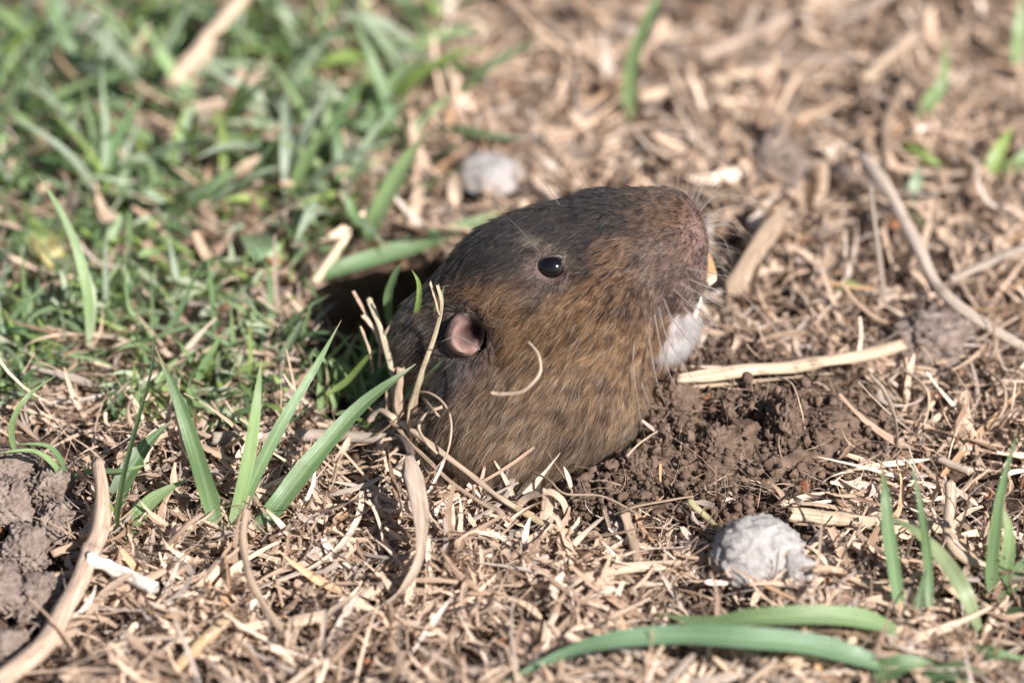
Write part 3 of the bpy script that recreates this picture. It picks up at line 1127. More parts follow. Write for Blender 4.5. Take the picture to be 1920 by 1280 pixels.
wl = []
near_w = [
    [(1201, 590, .95), (1188, 660, 1.15), (1193, 730, 1.2), (1210, 820, 1.15), (1236, 872, 1.0)],
    [(1228, 590, .75), (1240, 650, .95), (1262, 715, 1.05), (1290, 752, 1.0)],
    [(1236, 575, .7), (1250, 630, .95), (1285, 690, 1.1), (1310, 730, 1.1)],
    [(1245, 560, .7), (1262, 600, .9), (1300, 650, 1.1), (1322, 690, 1.15)],
    [(1215, 610, .85), (1225, 680, 1.05), (1240, 740, 1.1), (1268, 790, 1.0)],
    [(1262, 540, .6), (1300, 575, .8), (1345, 600, .95)],
    [(1275, 530, .6), (1320, 555, .8), (1378, 588, .9)],
    [(1285, 520, .55), (1335, 540, .75), (1382, 552, .9)],
    [(1290, 560, .5), (1330, 598, .7), (1362, 632, .8)],
    [(1282, 575, .45), (1318, 615, .6), (1350, 640, .7)],
    [(1272, 500, .6), (1325, 510, .8), (1375, 520, .9)],
    [(1180, 700, 1.0), (1172, 770, 1.15), (1180, 830, 1.1), (1190, 860, 1.0)],
    [(1010, 470, 1.0), (975, 430, 1.2), (948, 405, 1.35)],
    [(1050, 385, .4), (1025, 350, .5), (1000, 318, .6)],
    [(900, 655, 1.5), (860, 630, 1.8), (828, 640, 1.9)],
]
for w in near_w:
    wl.append((whisker_pts(w), 0.006 if w[0][0] > 1000 and w[0][0] < 1100 else random.uniform(0.012, 0.017), (0.95, 0.93, 0.90)))
far = [((1300, 400), (1340, 350), (1412, 305)), ((1305, 405), (1345, 368), (1418, 362)), ((1310, 415), (1360, 385), (1430, 380)),
       ((1312, 425), (1370, 425), (1425, 440)), ((1315, 430), (1365, 432), (1405, 452)), ((1318, 440), (1360, 450), (1388, 490)),
       ((1320, 450), (1352, 465), (1376, 500)), ((1318, 455), (1350, 480), (1372, 512)), ((1322, 445), (1356, 460), (1384, 478)),
       ((1300, 395), (1325, 360), (1352, 300)), ((1296, 390), (1312, 350), (1330, 320)), ((1290, 385), (1300, 345), (1310, 290)),
       ((1318, 460), (1346, 492), (1362, 520)), ((1310, 410), (1350, 402), (1385, 410)), ((1315, 420), (1350, 415), (1378, 425)),
       ((1325, 500), (1355, 512), (1384, 520)), ((1322, 470), (1345, 500), (1356, 540)), ((1318, 540), (1350, 560), (1372, 572)),
       ((1270, 372), (1275, 330), (1290, 262)), ((1240, 365), (1238, 330), (1232, 300)), ((1255, 366), (1256, 335), (1250, 305)),
       ((1285, 375), (1290, 345), (1300, 235))]
for w in far:
    for rep in range(2):
        j = lambda s: random.uniform(-s, s)
        q = [(w[0][0] - 14, w[0][1] + j(8), -0.25 + j(.1)), (w[0][0] + j(4), w[0][1] + j(8), -0.45), (w[1][0] + j(9), w[1][1] + j(12), -0.8 + j(.3)), (w[2][0] + j(16), w[2][1] + j(20), -1.1 + j(.5))]
        dark = w[0][0] < 1292
        wl.append((whisker_pts(q), random.uniform(0.006, 0.011), (0.25, 0.2, 0.18) if dark else (0.85, 0.83, 0.80)))
for k in range(40):     # short bristles of the lips
    s = 1 if k % 2 else -1
    a, b = random.uniform(1285, 1325), random.uniform(455, 565)
    p0 = (a - 14, b, 0.3 * s)
    wl.append((whisker_pts([p0, (a + 14, b + 4, 0.4 * s), (a + random.uniform(25, 48), b + random.uniform(2, 20), 0.5 * s)]), 0.005, (0.85, 0.82, 0.8)))
for k in range(34):     # pale fringe under the throat
    a = random.uniform(1030, 1225)
    s0 = None
    bb = 0.62 * 0
    y0 = 905 - (a - 1030) * 0.55 if a < 1180 else 822 - (a - 1180) * 2.0
    cc0 = 0.9
    p0 = (a - 12, y0 - 34, cc0)
    ln = random.uniform(20, 48)
    wl.append((whisker_pts([p0, (a, y0, cc0 + 0.05), (a + ln * 0.45, y0 + ln * 0.9, cc0)]), 0.007, (0.75, 0.75, 0.78)))
P = np.stack([w[0] for w in wl])
R = np.stack([w[1] * np.linspace(1, 0.12, 9) for w in wl])
CC = np.stack([np.tile(np.array(w[2]), (9, 1)) for w in wl])
wh = curves_obj('whiskers', P, R, CC, M_HAIR, goph)
wh['label'] = 'long white whiskers fanning from the muzzle'


def simple_mat(name, col, rough=0.5, coat=0.0, sss=0.0, spec=0.5):
    m, nt, N, Lk, out = mat_new(name)
    b = N.new('ShaderNodeBsdfPrincipled')
    b.inputs['Base Color'].default_value = (*col, 1)
    b.inputs['Roughness'].default_value = rough
    b.inputs['Coat Weight'].default_value = coat
    b.inputs['Coat Roughness'].default_value = 0.03
    b.inputs['Specular IOR Level'].default_value = spec
    if sss:
        b.inputs['Subsurface Weight'].default_value = sss
        b.inputs['Subsurface Radius'].default_value = (1.0, 0.35, 0.25)
        b.inputs['Subsurface Scale'].default_value = 0.1
    geo = N.new('ShaderNodeNewGeometry')
    n1 = N.new('ShaderNodeTexNoise')
    n1.inputs['Scale'].default_value = 9
    n1.inputs['Detail'].default_value = 5
    Lk.new(geo.outputs['Position'], n1.inputs['Vector'])
    mr = N.new('ShaderNodeMapRange')
    mr.inputs['To Min'].default_value = 0.7
    mr.inputs['To Max'].default_value = 1.3
    Lk.new(n1.outputs[0], mr.inputs['Value'])
    mx = N.new('ShaderNodeVectorMath'); mx.operation = 'SCALE'
    mx.inputs[0].default_value = col
    Lk.new(mr.outputs[0], mx.inputs['Scale'])
    Lk.new(mx.outputs[0], b.inputs['Base Color'])
    Lk.new(b.outputs[0], out.inputs[0])
    return m


M_EYE = simple_mat('eye_black', (0.004, 0.0035, 0.004), 0.10, coat=0.3, spec=0.45)
M_LID = simple_mat('eyelid', (0.06, 0.04, 0.035), 0.45)
BV, BF = ico(4)
for s in (1, -1):
    o = link('eye', new_mesh('eye', BV * np.array([0.235, 0.195, 0.19]), BF, M_EYE), goph, loc=(EYE_C[0], EYE_C[1], EYE_C[2] * s))
    # eyelid ring
    th = np.linspace(0, 2 * np.pi, 40, endpoint=False)
    ph = np.linspace(0, 2 * np.pi, 10, endpoint=False)
    rm = np.stack([0.240 * np.cos(th), 0.185 * np.sin(th) + 0.03 * np.cos(th), np.full_like(th, 0.055)], -1)
    rm[:, 2] -= 0.05 * np.abs(np.cos(th)) ** 2
    out_ = np.stack([np.cos(th), np.sin(th), 0 * th], -1)
    Vv = rm[:, None] + 0.028 * (out_[:, None] * np.cos(ph)[None, :, None] + np.array([0, 0, 1.0])[None, None] * np.sin(ph)[None, :, None])
    if s < 0:
        Vv[..., 2] *= -1
    i = np.arange(40)[:, None] * 10 + np.arange(10)[None]
    j = ((np.arange(40)[:, None] + 1) % 40) * 10 + np.arange(10)[None]
    i2 = np.arange(40)[:, None] * 10 + (np.arange(10)[None] + 1) % 10
    j2 = ((np.arange(40)[:, None] + 1) % 40) * 10 + (np.arange(10)[None] + 1) % 10
    link('eyelid', new_mesh('eyelid', Vv.reshape(-1, 3), np.stack([i, j, j2, i2], -1).reshape(-1, 4), M_LID), goph, loc=(EYE_C[0], EYE_C[1], EYE_C[2] * s))

# ears: a thin flaring cup, open towards the muzzle
m, nt, N, Lk, out = mat_new('ear_skin')
ca = attr(nt, 'col')
b = N.new('ShaderNodeBsdfPrincipled')
b.inputs['Roughness'].default_value = 0.45
b.inputs['Subsurface Weight'].default_value = 0.35
b.inputs['Subsurface Radius'].default_value = (1.0, 0.35, 0.25)
b.inputs['Subsurface Scale'].default_value = 0.12
n1 = N.new('ShaderNodeTexNoise')
n1.inputs['Scale'].default_value = 30
n1.inputs['Detail'].default_value = 4
geo = N.new('ShaderNodeNewGeometry')
Lk.new(geo.outputs['Position'], n1.inputs['Vector'])
bp = N.new('ShaderNodeBump'); bp.inputs['Distance'].default_value = 0.02
Lk.new(n1.outputs[0], bp.inputs['Height']); Lk.new(bp.outputs[0], b.inputs['Normal'])
Lk.new(ca.outputs['Color'], b.inputs['Base Color'])
Lk.new(b.outputs[0], out.inputs[0])
M_EAR = m
for s in (1, -1):
    nt_, nr = 48, 14
    th = np.linspace(0, 2 * np.pi, nt_, endpoint=False)
    rr_ = np.linspace(0, 1, nr)
    TH, RR = np.meshgrid(th, rr_, indexing='ij')
    # outer rim ellipse, canal centre pushed forward
    X = 0.275 * np.cos(TH) * RR * (1 + 0.10 * np.sin(2 * TH + 1)) + 0.20 * (1 - RR) ** 1.0
    Y = 0.325 * np.sin(TH) * RR - 0.03 * (1 - RR)
    back = sst(-np.cos(TH), -0.5, 0.7)
    Zz = 0.00 + 0.27 * back * np.exp(-((RR - 0.74) / 0.26) ** 2) - 0.03 * (1 - back) * RR - 0.36 * (1 - RR) ** 1.5
    rot = math.radians(14)
    Xr, Yr = X * math.cos(rot) - Y * math.sin(rot), X * math.sin(rot) + Y * math.cos(rot)
    inner = np.stack([Xr, Yr, Zz * s], -1)
    # outside wall of the cup, back down to the head
    q = np.linspace(0, 1, 6)[1:]
    wall = np.stack([np.stack([Xr[:, -1] * (1.05 - 0.25 * k), Yr[:, -1] * (1.05 - 0.25 * k), (Zz[:, -1] - 0.02 - k * (0.22 + 0.25 * back[:, -1])) * s], -1) for k in q], 1)
    Vv = np.concatenate([inner, wall], 1)
    tot = nr + len(q)
    cc = np.zeros((nt_, tot, 3))
    pink = np.array([0.20, 0.122, 0.105])
    dark = np.array([0.035, 0.016, 0.014])
    kk = sst(RR, 0.30, 0.66)[..., None]
    cc[:, :nr] = dark * (1 - kk) + pink * kk  # shade inside the cup painted in, darkest at the canal
    fr = sst(np.cos(TH) + 0.35 * np.sin(TH), 0.05, 0.55)[..., None]
    cc[:, :nr] = cc[:, :nr] * (1 - fr) + np.array([0.045, 0.028, 0.024]) * fr
    cc[:, :nr] *= (1 + 0.35 * vn(inner * 9.0, 3))[..., None]
    cc[:, nr:] = np.array([0.16, 0.11, 0.10])
    i = np.arange(nt_)[:, None] * tot + np.arange(tot - 1)[None]
    j = ((np.arange(nt_)[:, None] + 1) % nt_) * tot + np.arange(tot - 1)[None]
    link('ear', new_mesh('ear', Vv.reshape(-1, 3), np.stack([i, j, j + 1, i + 1], -1).reshape(-1, 4), M_EAR, {'col': cc.reshape(-1, 3)}), goph,
         loc=(EAR[0], EAR[1], (EAR[2] + 0.04) * s))

# nose pad with nostrils
M_NOSE = simple_mat('nose_pink', (0.26, 0.165, 0.145), 0.4, sss=0.15)
M_NOSTRIL = simple_mat('nostril_dark', (0.05, 0.02, 0.018), 0.6)
BV3, BF3 = ico(4)
npz = L2(1301, 404)
nv = BV3 * np.array([0.07, 0.10, 0.13])
nv = nv * (1 + 0.10 * fbm(BV3 * 3, 3, 5))[:, None]
for s in (1, -1):
    dn = np.linalg.norm((nv - np.array([0.07, 0.10, 0.17 * s])) / np.array([0.09, 0.085, 0.07]), axis=1)
    nv = nv - np.array([0.07, 0, 0.05 * s])[None] * np.exp(-dn ** 2)[:, None] * 1.4
o = link('nose', new_mesh('nose', nv, BF3, M_NOSE), goph, loc=(npz[0], npz[1], 0))
o.rotation_euler = (0, 0, math.radians(12))
for s in (1, -1):
    BVs, BFs = ico(2)
    link('nostril', new_mesh('nostril', BVs * np.array([0.03, 0.055, 0.035]), BFs, M_NOSTRIL), goph, loc=(npz[0] + 0.07, npz[1] + 0.06, 0.15 * s))


def tooth(name, pts, w, dpt, colA, colB, label):
    C = catmull(np.array([[*L2(p[0], p[1], p[2]), p[2]] for p in pts]), 14)
    nC = len(C)
    t = np.linspace(0, 1, nC)
    T_, S_, N_ = frames(C, np.array([0, 0, 1.0]), 0 * t)
    ang = np.linspace(0, 2 * np.pi, 12, endpoint=False)
    pr = np.clip((1 - t) * 7, 0.15, 1) ** 0.6
    Vv = C[:, None] + np.array([0, 0, 1.0]) * (np.cos(ang)[None] * w)[..., None] + S_[:, None] * (np.sin(ang)[None] * dpt * pr[:, None])[..., None]
    i = np.arange(nC - 1)[:, None] * 12 + np.arange(12)[None]
    j = np.arange(nC - 1)[:, None] * 12 + (np.arange(12)[None] + 1) % 12
    F = np.stack([i, j, j + 12, i + 12], -1).reshape(-1, 4)
    Vv = Vv.reshape(-1, 3)
    o_ = (nC - 1) * 12
    Vv = np.vstack([Vv, C[-1]])
    k = np.arange(0, 12, 2)
    F = np.vstack([F, np.stack([np.full_like(k, len(Vv) - 1), o_ + k, o_ + k + 1, o_ + (k + 2) % 12], -1)])
    kk = sst(t, 0.62, 0.80)[:, None]
    cc = np.asarray(colA) * (1 - kk) + np.asarray(colB) * kk
    cc = np.vstack([np.repeat(cc, 12, 0), [colB]])
    o = link(name, new_mesh(name, Vv, F, M_TOOTH, {'col': cc}), goph)
    o['label'] = label
    return o


m, nt, N, Lk, out = mat_new('enamel')
ca = attr(nt, 'col')
b = N.new('ShaderNodeBsdfPrincipled')
b.inputs['Roughness'].default_value = 0.25
b.inputs['Subsurface Weight'].default_value = 0.1
b.inputs['Subsurface Scale'].default_value = 0.05
n1 = N.new('ShaderNodeTexNoise'); n1.inputs['Scale'].default_value = 14
mr = N.new('ShaderNodeMapRange'); mr.inputs['To Min'].default_value = 0.7; mr.inputs['To Max'].default_value = 1.2
Lk.new(n1.outputs[0], mr.inputs['Value'])
mx = N.new('ShaderNodeVectorMath'); mx.operation = 'SCALE'
Lk.new(ca.outputs['Color'], mx.inputs[0]); Lk.new(mr.outputs[0], mx.inputs['Scale'])
Lk.new(mx.outputs[0], b.inputs['Base Color'])
Lk.new(b.outputs[0], out.inputs[0])
M_TOOTH = m
for s in (1, -1):
    tooth('upper_incisor', [(1298, 465, .09 * s), (1318, 480, .10 * s), (1327, 500, .10 * s), (1331, 518, .10 * s), (1329, 534, .10 * s)], 0.10, 0.11,
          (0.36, 0.22, 0.10), (0.52, 0.46, 0.37), 'orange upper incisor with a white tip')
    tooth('lower_incisor', [(1285, 645, .08 * s), (1298, 610, .09 * s), (1306, 580, .09 * s), (1314, 556, .09 * s)], 0.06, 0.045,
          (0.60, 0.48, 0.40), (0.68, 0.62, 0.56), 'pale slender lower incisor')

# ------------------------------------------------------------------ single dry stalks and leaves
PALE = (0.49, 0.37, 0.27)
TAN = (0.37, 0.27, 0.19)
BRN = (0.33, 0.235, 0.17)
GREY = (0.34, 0.275, 0.225)
WHT = (0.82, 0.74, 0.64)
GOLD = (0.43, 0.30, 0.17)


def stalk(name, label, cat, pts, wpx, col, flat=0.8, nodes=(), taper=0.15, cut=True, roll=0.0, twist=0.0, mat=None, group=None, rough=0.14, n=None, fixed=False):
    C = np.array([at(p[0], p[1], p[2], flat=fixed) for p in pts])
    C = catmull(C, n or max(14, 8 * len(pts)))
    s = 1.0
    me = stalk_mesh(name, C, wpx / 120.0, mat or M_STRAW, col, flat=flat, nodes=nodes, taper=taper, cut=cut, roll=roll, twist=twist, rough=rough)
    o = link(name, me)
    tag(o, label, cat, group)
    return o


stalk('straw_stalk', 'thick pale cut stalk lying right of the chin, running to the right', 'straw stalk', [(1272, 710, .68), (1340, 702, .66), (1400, 693, .66), (1470, 689, .66), (1540, 677, .62), (1640, 662, .56), (1730, 634, .45)], 25, (0.50, 0.38, 0.27), nodes=(0.62,), taper=0.05, flat=0.7)
stalk('straw_stalk', 'thin straw splinter lying just under the thick pale cut stalk', 'straw stalk', [(1262, 728, .5), (1380, 718, .42), (1560, 700, .4)], 12, TAN, taper=0.6)
stalk('straw_stalk', 'long bent stalk slanting down the right side of the picture', 'straw stalk', [(1618, 292, .9), (1660, 350, .9), (1715, 450, .8), (1760, 540, .7), (1840, 605, .6), (1935, 660, .5)], 26, (0.52, 0.42, 0.34), nodes=(0.62,), flat=0.7)
stalk('straw_stalk', 'grey straight stalk behind the long bent stalk at the right edge', 'straw stalk', [(1780, 525, .5), (1860, 490, .6), (1940, 455, .7)], 18, GREY)
stalk('straw_stalk', 'blurred pale cut stalk standing in the green grass at the top', 'straw stalk', [(322, 158, .6), (360, 112, .9), (410, 50, 1.3), (470, -25, 1.6)], 40, PALE, nodes=(0.22,), flat=0.85)
stalk('straw_stalk', 'blurred cream stalk lying behind the gopher under the thin green leaf', 'straw stalk', [(1195, 185, .5), (1300, 160, .5), (1400, 140, .5), (1480, 120, .4)], 30, PALE)
stalk('straw_stalk', 'blurred knobbed stalk in the upper right litter', 'straw stalk', [(1620, 150, .5), (1668, 105, .6), (1715, 65, .6)], 28, PALE, nodes=(0.9,))
stalk('straw_stalk', 'blurred brown stalk bending down below the knobbed stalk', 'straw stalk', [(1708, 135, .7), (1685, 180, .7), (1662, 235, .6), (1665, 300, .4)], 26, BRN)
stalk('straw_stalk', 'blurred dark brown twig running off the right edge near the top', 'twig', [(1780, 165, .6), (1860, 185, .6), (1945, 205, .6)], 32, (0.24, 0.17, 0.12))
stalk('straw_stalk', 'blurred grey brown twig slanting through the top litter', 'twig', [(1310, 110, .5), (1390, 75, .6), (1480, 30, .7)], 30, (0.38, 0.28, 0.22))
stalk('dry_leaf', 'broad pale dry leaf standing beside the incisors', 'dry leaf', [(1368, 560, .35), (1400, 500, .7), (1450, 420, .9), (1478, 385, .9)], 44, TAN, flat=0.15, cut=False, mat=M_FLAKE)
stalk('straw_stalk', 'thin grey upright stem behind the dirt heap, right of centre', 'straw stalk', [(1660, 570, .4), (1648, 480, 1.0), (1638, 400, 1.5), (1632, 350, 1.8)], 9, GREY)
stalk('straw_stalk', 'thick curved brown stalk bending down the lower left corner', 'straw stalk', [(184, 868, 1.0), (190, 930, .9), (184, 1000, .75), (160, 1060, .65), (128, 1130, .55), (80, 1210, .5), (-30, 1300, .4)], 27, (0.46, 0.335, 0.25), nodes=(0.42,), flat=0.85, taper=-0.5)
stalk('straw_stalk', 'short bright white stub touching the thick curved brown stalk', 'straw stub', [(164, 1044, .75), (225, 1072, .7), (290, 1102, .6)], 25, WHT, flat=0.7, taper=0)
stalk('dry_leaf', 'long twisted grey brown dead leaf hanging in front of the gopher neck', 'dry leaf', [(765, 850, 1.2), (782, 910, 1.15), (790, 980, 1.0), (782, 1060, .8), (740, 1120, .6), (650, 1175, .5), (560, 1250, .4)], 46, (0.40, 0.31, 0.245), flat=0.12, cut=False, twist=2.4, mat=M_FLAKE, n=50)
stalk('dry_leaf', 'thin dark arching dead leaf behind the twisted dead leaf', 'dry leaf', [(740, 812, .8), (762, 830, 1.1), (775, 870, 1.1), (790, 935, .7)], 14, (0.16, 0.12, 0.10), flat=0.2, cut=False, mat=M_FLAKE)
stalk('straw_stalk', 'thin S-shaped pale stem rising below the foreground grass tuft', 'straw stalk', [(462, 955, 1.3), (455, 1010, 1.1), (468, 1080, .9), (500, 1140, .7), (548, 1208, .4)], 15, TAN)
stalk('straw_stalk', 'bright cream stalk lying under the twisted dead leaf', 'straw stalk', [(545, 1168, .5), (600, 1155, .5), (660, 1130, .5), (714, 1098, .45)], 25, PALE, flat=0.6)
stalk('straw_stalk', 'golden straw stalk at the bottom edge below the grass tuft', 'straw stalk', [(318, 1268, .4), (370, 1210, .5), (432, 1155, .5)], 24, GOLD, flat=0.7)
stalk('straw_stalk', 'horizontal grey twig behind the widest foreground blade', 'twig', [(398, 822, .55), (500, 818, .5), (600, 815, .5), (720, 822, .5)], 24, GREY, nodes=(0.35, 0.8), flat=0.9)
stalk('straw_stalk', 'curling brown wisp beside the base of the foreground tuft', 'straw stalk', [(286, 1050, .3), (315, 1020, .6), (350, 985, .9), (380, 962, 1.0)], 11, BRN)
stalk('straw_stalk', 'wide bright straw lying left of the white pebble', 'straw stalk', [(1030, 1105, .4), (1100, 1082, .45), (1180, 1065, .45), (1285, 1056, .4)], 28, PALE, flat=0.35, taper=0.3)
stalk('straw_stalk', 'olive brown stem slanting down to the white pebble', 'straw stalk', [(1292, 938, .55), (1330, 975, .5), (1372, 1020, .45)], 13, (0.33, 0.29, 0.16))
stalk('straw_stalk', 'striped double stalk lying behind the white pebble to the right', 'straw stalk', [(1480, 962, .5), (1560, 970, .5), (1660, 982, .5), (1775, 990, .5)], 30, (0.52, 0.40, 0.28), flat=0.35, nodes=(0.4,))
stalk('straw_stalk', 'bent jointed stalk standing at the right edge of the picture', 'straw stalk', [(1782, 905, 1.1), (1780, 960, .9), (1776, 1005, .75), (1800, 1040, .6), (1850, 1062, .5)], 19, PALE, nodes=(0.55,))
stalk('straw_stalk', 'short upright stub of straw left of the white pebble', 'straw stub', [(1172, 962, .8), (1182, 1000, .65), (1196, 1050, .5)], 20, TAN, flat=0.4)
stalk('straw_stalk', 'olive straw running from the burrow rim towards the white pebble', 'straw stalk', [(930, 930, .45), (1030, 985, .45), (1140, 1012, .4), (1285, 1040, .4)], 13, (0.46, 0.37, 0.22))
stalk('straw_stalk', 'folded pale strip looped over the soil below the belly fur', 'dry leaf', [(955, 968, .3), (985, 935, .55), (1022, 922, .75), (1052, 935, .6), (1066, 975, .3)], 16, PALE, flat=0.2, mat=M_FLAKE)
stalk('straw_stalk', 'short flat upright strip inside the folded pale strip', 'dry leaf', [(1030, 920, .75), (1026, 950, .5), (1020, 985, .3)], 28, PALE, flat=0.15, mat=M_FLAKE)
stalk('straw_stalk', 'long pale straw hugging the lower left edge of the gopher fur', 'straw stalk', [(752, 792, .85), (810, 835, .8), (880, 888, .65), (940, 935, .5), (1005, 968, .4)], 12, PALE, flat=0.5)
stalk('straw_stalk', 'second pale straw below the one hugging the fur', 'straw stalk', [(730, 785, .75), (790, 850, .7), (860, 915, .6), (960, 975, .45)], 9, TAN, flat=0.5)
stalk('straw_stalk', 'golden thin stem rising at the edge of the dark hollow', 'straw stalk', [(588, 530, .7), (620, 485, 1.0), (652, 438, 1.3)], 19, (0.66, 0.52, 0.35))
stalk('straw_stalk', 'frayed tan stem standing beside the ear', 'straw stalk', [(768, 770, .9), (790, 700, 1.6), (818, 620, 2.3), (828, 570, 2.8), (820, 535, 3.1)], 10, (0.50, 0.41, 0.28), flat=0.4, taper=0.3)
stalk('straw_stalk', 'thin tan splinter crossing behind the frayed stem at the ear', 'straw stalk', [(826, 590, 2.6), (815, 555, 2.9), (806, 528, 3.1)], 9, (0.56, 0.41, 0.28), flat=0.4, taper=0.5)
stalk('straw_stalk', 'broken tan stem standing in the hollow left of the neck', 'straw stalk', [(745, 790, .7), (738, 710, 1.2), (718, 630, 1.7), (700, 580, 2.0), (692, 560, 2.1)], 14, (0.44, 0.37, 0.26), flat=0.4)
stalk('straw_stalk', 'short frayed brown stem leaning left of the broken tan stem', 'straw stalk', [(716, 650, 1.5), (692, 600, 1.8), (662, 545, 2.2)], 8, (0.40, 0.28, 0.21), flat=0.5)
stalk('straw_stalk', 'pale broken stem end beside the short frayed stem', 'straw stalk', [(722, 660, 1.4), (705, 620, 1.7), (680, 590, 1.9)], 12, (0.52, 0.37, 0.27), flat=0.5)
stalk('straw_wisp', 'thin curled wisp of straw resting on the cheek fur', 'straw wisp', [(990, 640, 3.05), (1008, 662, 3.0), (1014, 690, 2.85), (1004, 712, 2.75), (980, 733, 2.6), (945, 738, 2.5), (920, 736, 2.5)], 4.5, PALE, taper=-0.6, fixed=True, n=40)
for i, (pts, lab, w) in enumerate([
    ([(760, 742, 1.0), (800, 735, 1.3), (835, 760, 1.3), (846, 800, 1.2), (838, 850, .9), (815, 880, .7)], 'large fine loop of straw over the neck fur', 5),
    ([(790, 742, 1.0), (812, 768, 1.3), (824, 782, 1.3)], 'short tan sliver lying inside the fine straw loop', 7),
    ([(830, 762, 1.3), (800, 775, 1.2), (785, 800, 1.0), (800, 830, .9), (820, 850, .8)], 'small crooked loop of straw at the burrow rim', 7),
    ([(770, 745, 1.0), (765, 790, .9), (772, 830, .7), (800, 880, .6), (830, 930, .5)], 'long fine strand hanging down the burrow rim', 6),
    ([(1690, 690, .8), (1730, 720, .9), (1742, 750, .8), (1730, 800, .5), (1700, 830, .3)], 'thin curved root standing right of the dirt heap', 6),
    ([(1845, 690, .7), (1880, 720, .9), (1884, 760, .9), (1860, 800, .6), (1840, 812, .4)], 'curly pale strand near the right edge', 7),
    ([(1455, 705, .7), (1485, 720, .8), (1500, 760, .7), (1510, 805, .4)], 'fine stem hanging from the thick cut stalk onto the dirt', 4),
    ([(1150, 965, .5), (1190, 950, .6), (1250, 938, .6), (1300, 930, .5)], 'thin root curving over the soil above the short stub', 5),
    ([(1175, 855, .6), (1200, 830, .7), (1232, 808, .7)], 'thin orange root beside the throat', 4),
    ([(1000, 885, .7), (1030, 900, .7), (1060, 925, .6), (1130, 930, .5), (1200, 965, .4)], 'thin brown root trailing from the belly fur over the soil', 4.5),
]):
    stalk('straw_wisp', lab, 'straw wisp', pts, w, TAN if i % 2 else PALE, taper=0.3, n=36)
def turf_place(x, y):
    if x < 260:
        return 'in the top left corner of the turf' if y < 200 else 'between the left edge and the yellowing leaf'
    if x < 520:
        return 'around the pale cut stalk standing in the turf' if y < 230 else 'just above the round leaved weed'
    return 'where the turf meets the blurred litter at the top' if y < 210 else 'between the round leaved weed and the burrow shadow'


def low_place(x, y):
    if x < 220:
        return 'round the tall pale stemmed seedling' if y < 640 else 'above the small star of shoots at the left edge'
    if x < 450:
        return 'between the seedling and the foreground tuft' if y < 640 else 'behind the foreground tuft of broad blades'
    return 'at the left lip of the dark burrow' if y < 640 else 'behind the horizontal grey twig'


def straw_place(x, y):
    if y < 430:
        if x < 1150:
            return 'behind the gopher head beside the white stone'
        return 'around the single blurred blade at the top' if x < 1500 else 'above the long bent stalk at upper right'
    if y < 900:
        if x > 1250:
            return 'between the muzzle and the long bent stalk'
        return 'in the left turf among the thin grass'
    if x < 420:
        return 'beside the curved brown stalk at lower left'
    if x < 760:
        return 'below the foreground grass tuft'
    if x < 1330:
        return 'between the belly fur and the bottom edge'
    return 'between the white pebble and the right edge'


for pts, lab, w in [
    ([(756, 800, .6), (748, 740, 1.1), (752, 690, 1.5)], 'thick split straw sheath at the foot of the frayed ear stem', 20),
    ([(775, 780, .8), (786, 720, 1.4), (806, 650, 2.0)], 'flat straw sheath leaning with the frayed stem at the ear', 9),
    ([(735, 800, .5), (728, 745, .9), (742, 700, 1.2)], 'short split sheath left of the frayed ear stem', 13),
    ([(700, 700, 1.0), (694, 660, 1.4), (676, 612, 1.8)], 'thin reddish straw fibre leaning over the dark hollow', 6),
    ([(712, 690, 1.1), (716, 640, 1.6), (736, 600, 2.0)], 'thin straw fibre crossing in front of the hollow', 6),
    ([(690, 790, .5), (712, 770, .7), (735, 780, .8), (750, 800, .7)], 'yellowish curled sheath at the burrow lip', 13),
]:
    stalk('straw_stalk', lab, 'straw stalk', pts, w, random.choice((TAN, PALE, (0.42, 0.29, 0.2))), flat=0.35, rough=0.25, taper=0.2)
# litter pieces large enough to be picked out one by one
named_px = 0
spots = []
tries = 0
while len(spots) < 190 and tries < 4000:
    tries += 1
    x, y = random.uniform(-20, 1940), random.uniform(-20, 1300)
    p = at(x, y, 0.0)
    if hole_w(p[0], p[1]) < 1.12 or mound_w(p[0], p[1]) > 0.12 or turf_w(p[0], p[1]) > 0.6:
        continue
    if x < 150 and y > 850:
        continue
    if (x - 1435) ** 2 + (y - 1060) ** 2 < 120 ** 2:
        continue
    if random.random() < 0.35 and y < 600:
        continue
    spots.append((p, straw_place(x, y)))
for p, place in spots:
    a = random.uniform(0, math.pi)
    L = random.uniform(0.5, 1.5)
    w = random.uniform(0.06, 0.15)
    el = random.gauss(0, 0.12)
    k = 5
    C = []
    q = np.array([0.0, 0, 0])
    cu = random.gauss(0, 0.5)
    bend = random.gauss(0, 0.35)
    for i in range(k):
        C.append(q.copy())
        q = q + np.array([math.cos(a) * math.cos(el), math.sin(a) * math.cos(el), math.sin(el)]) * L / (k - 1)
        a += cu / k
        el += bend / k
    C = np.array(C)
    C -= C.mean(0)
    C = catmull(C, 12)
    col = STRAW_COLS[rng.choice(6, p=STRAW_P[:6] / STRAW_P[:6].sum())] * random.uniform(0.85, 1.12)
    fl = random.choice((0.15, 0.2, 0.45, 0.7))
    me = stalk_mesh('straw_piece', C, w, M_STRAW if fl > 0.3 else M_FLAKE, col, flat=fl, roll=random.gauss(0, 0.4), cut=random.random() < 0.6, taper=random.uniform(0, 0.5), ns=6, ref=np.array([0.05, -0.1, 1.0]))
    o = link('straw_piece', me, loc=(p[0], p[1], float(h_macro(p[0], p[1])) + random.uniform(0.26, 0.42)))
    tag(o, 'loose dry straw piece ' + place, 'straw', 'dry straw pieces ' + place)

# ------------------------------------------------------------------ green grass
G1 = (0.150, 0.240, 0.105)
G2 = (0.235, 0.335, 0.145)
G3 = (0.255, 0.350, 0.090)
G4 = (0.095, 0.160, 0.065)
GP = (0.42, 0.47, 0.32)


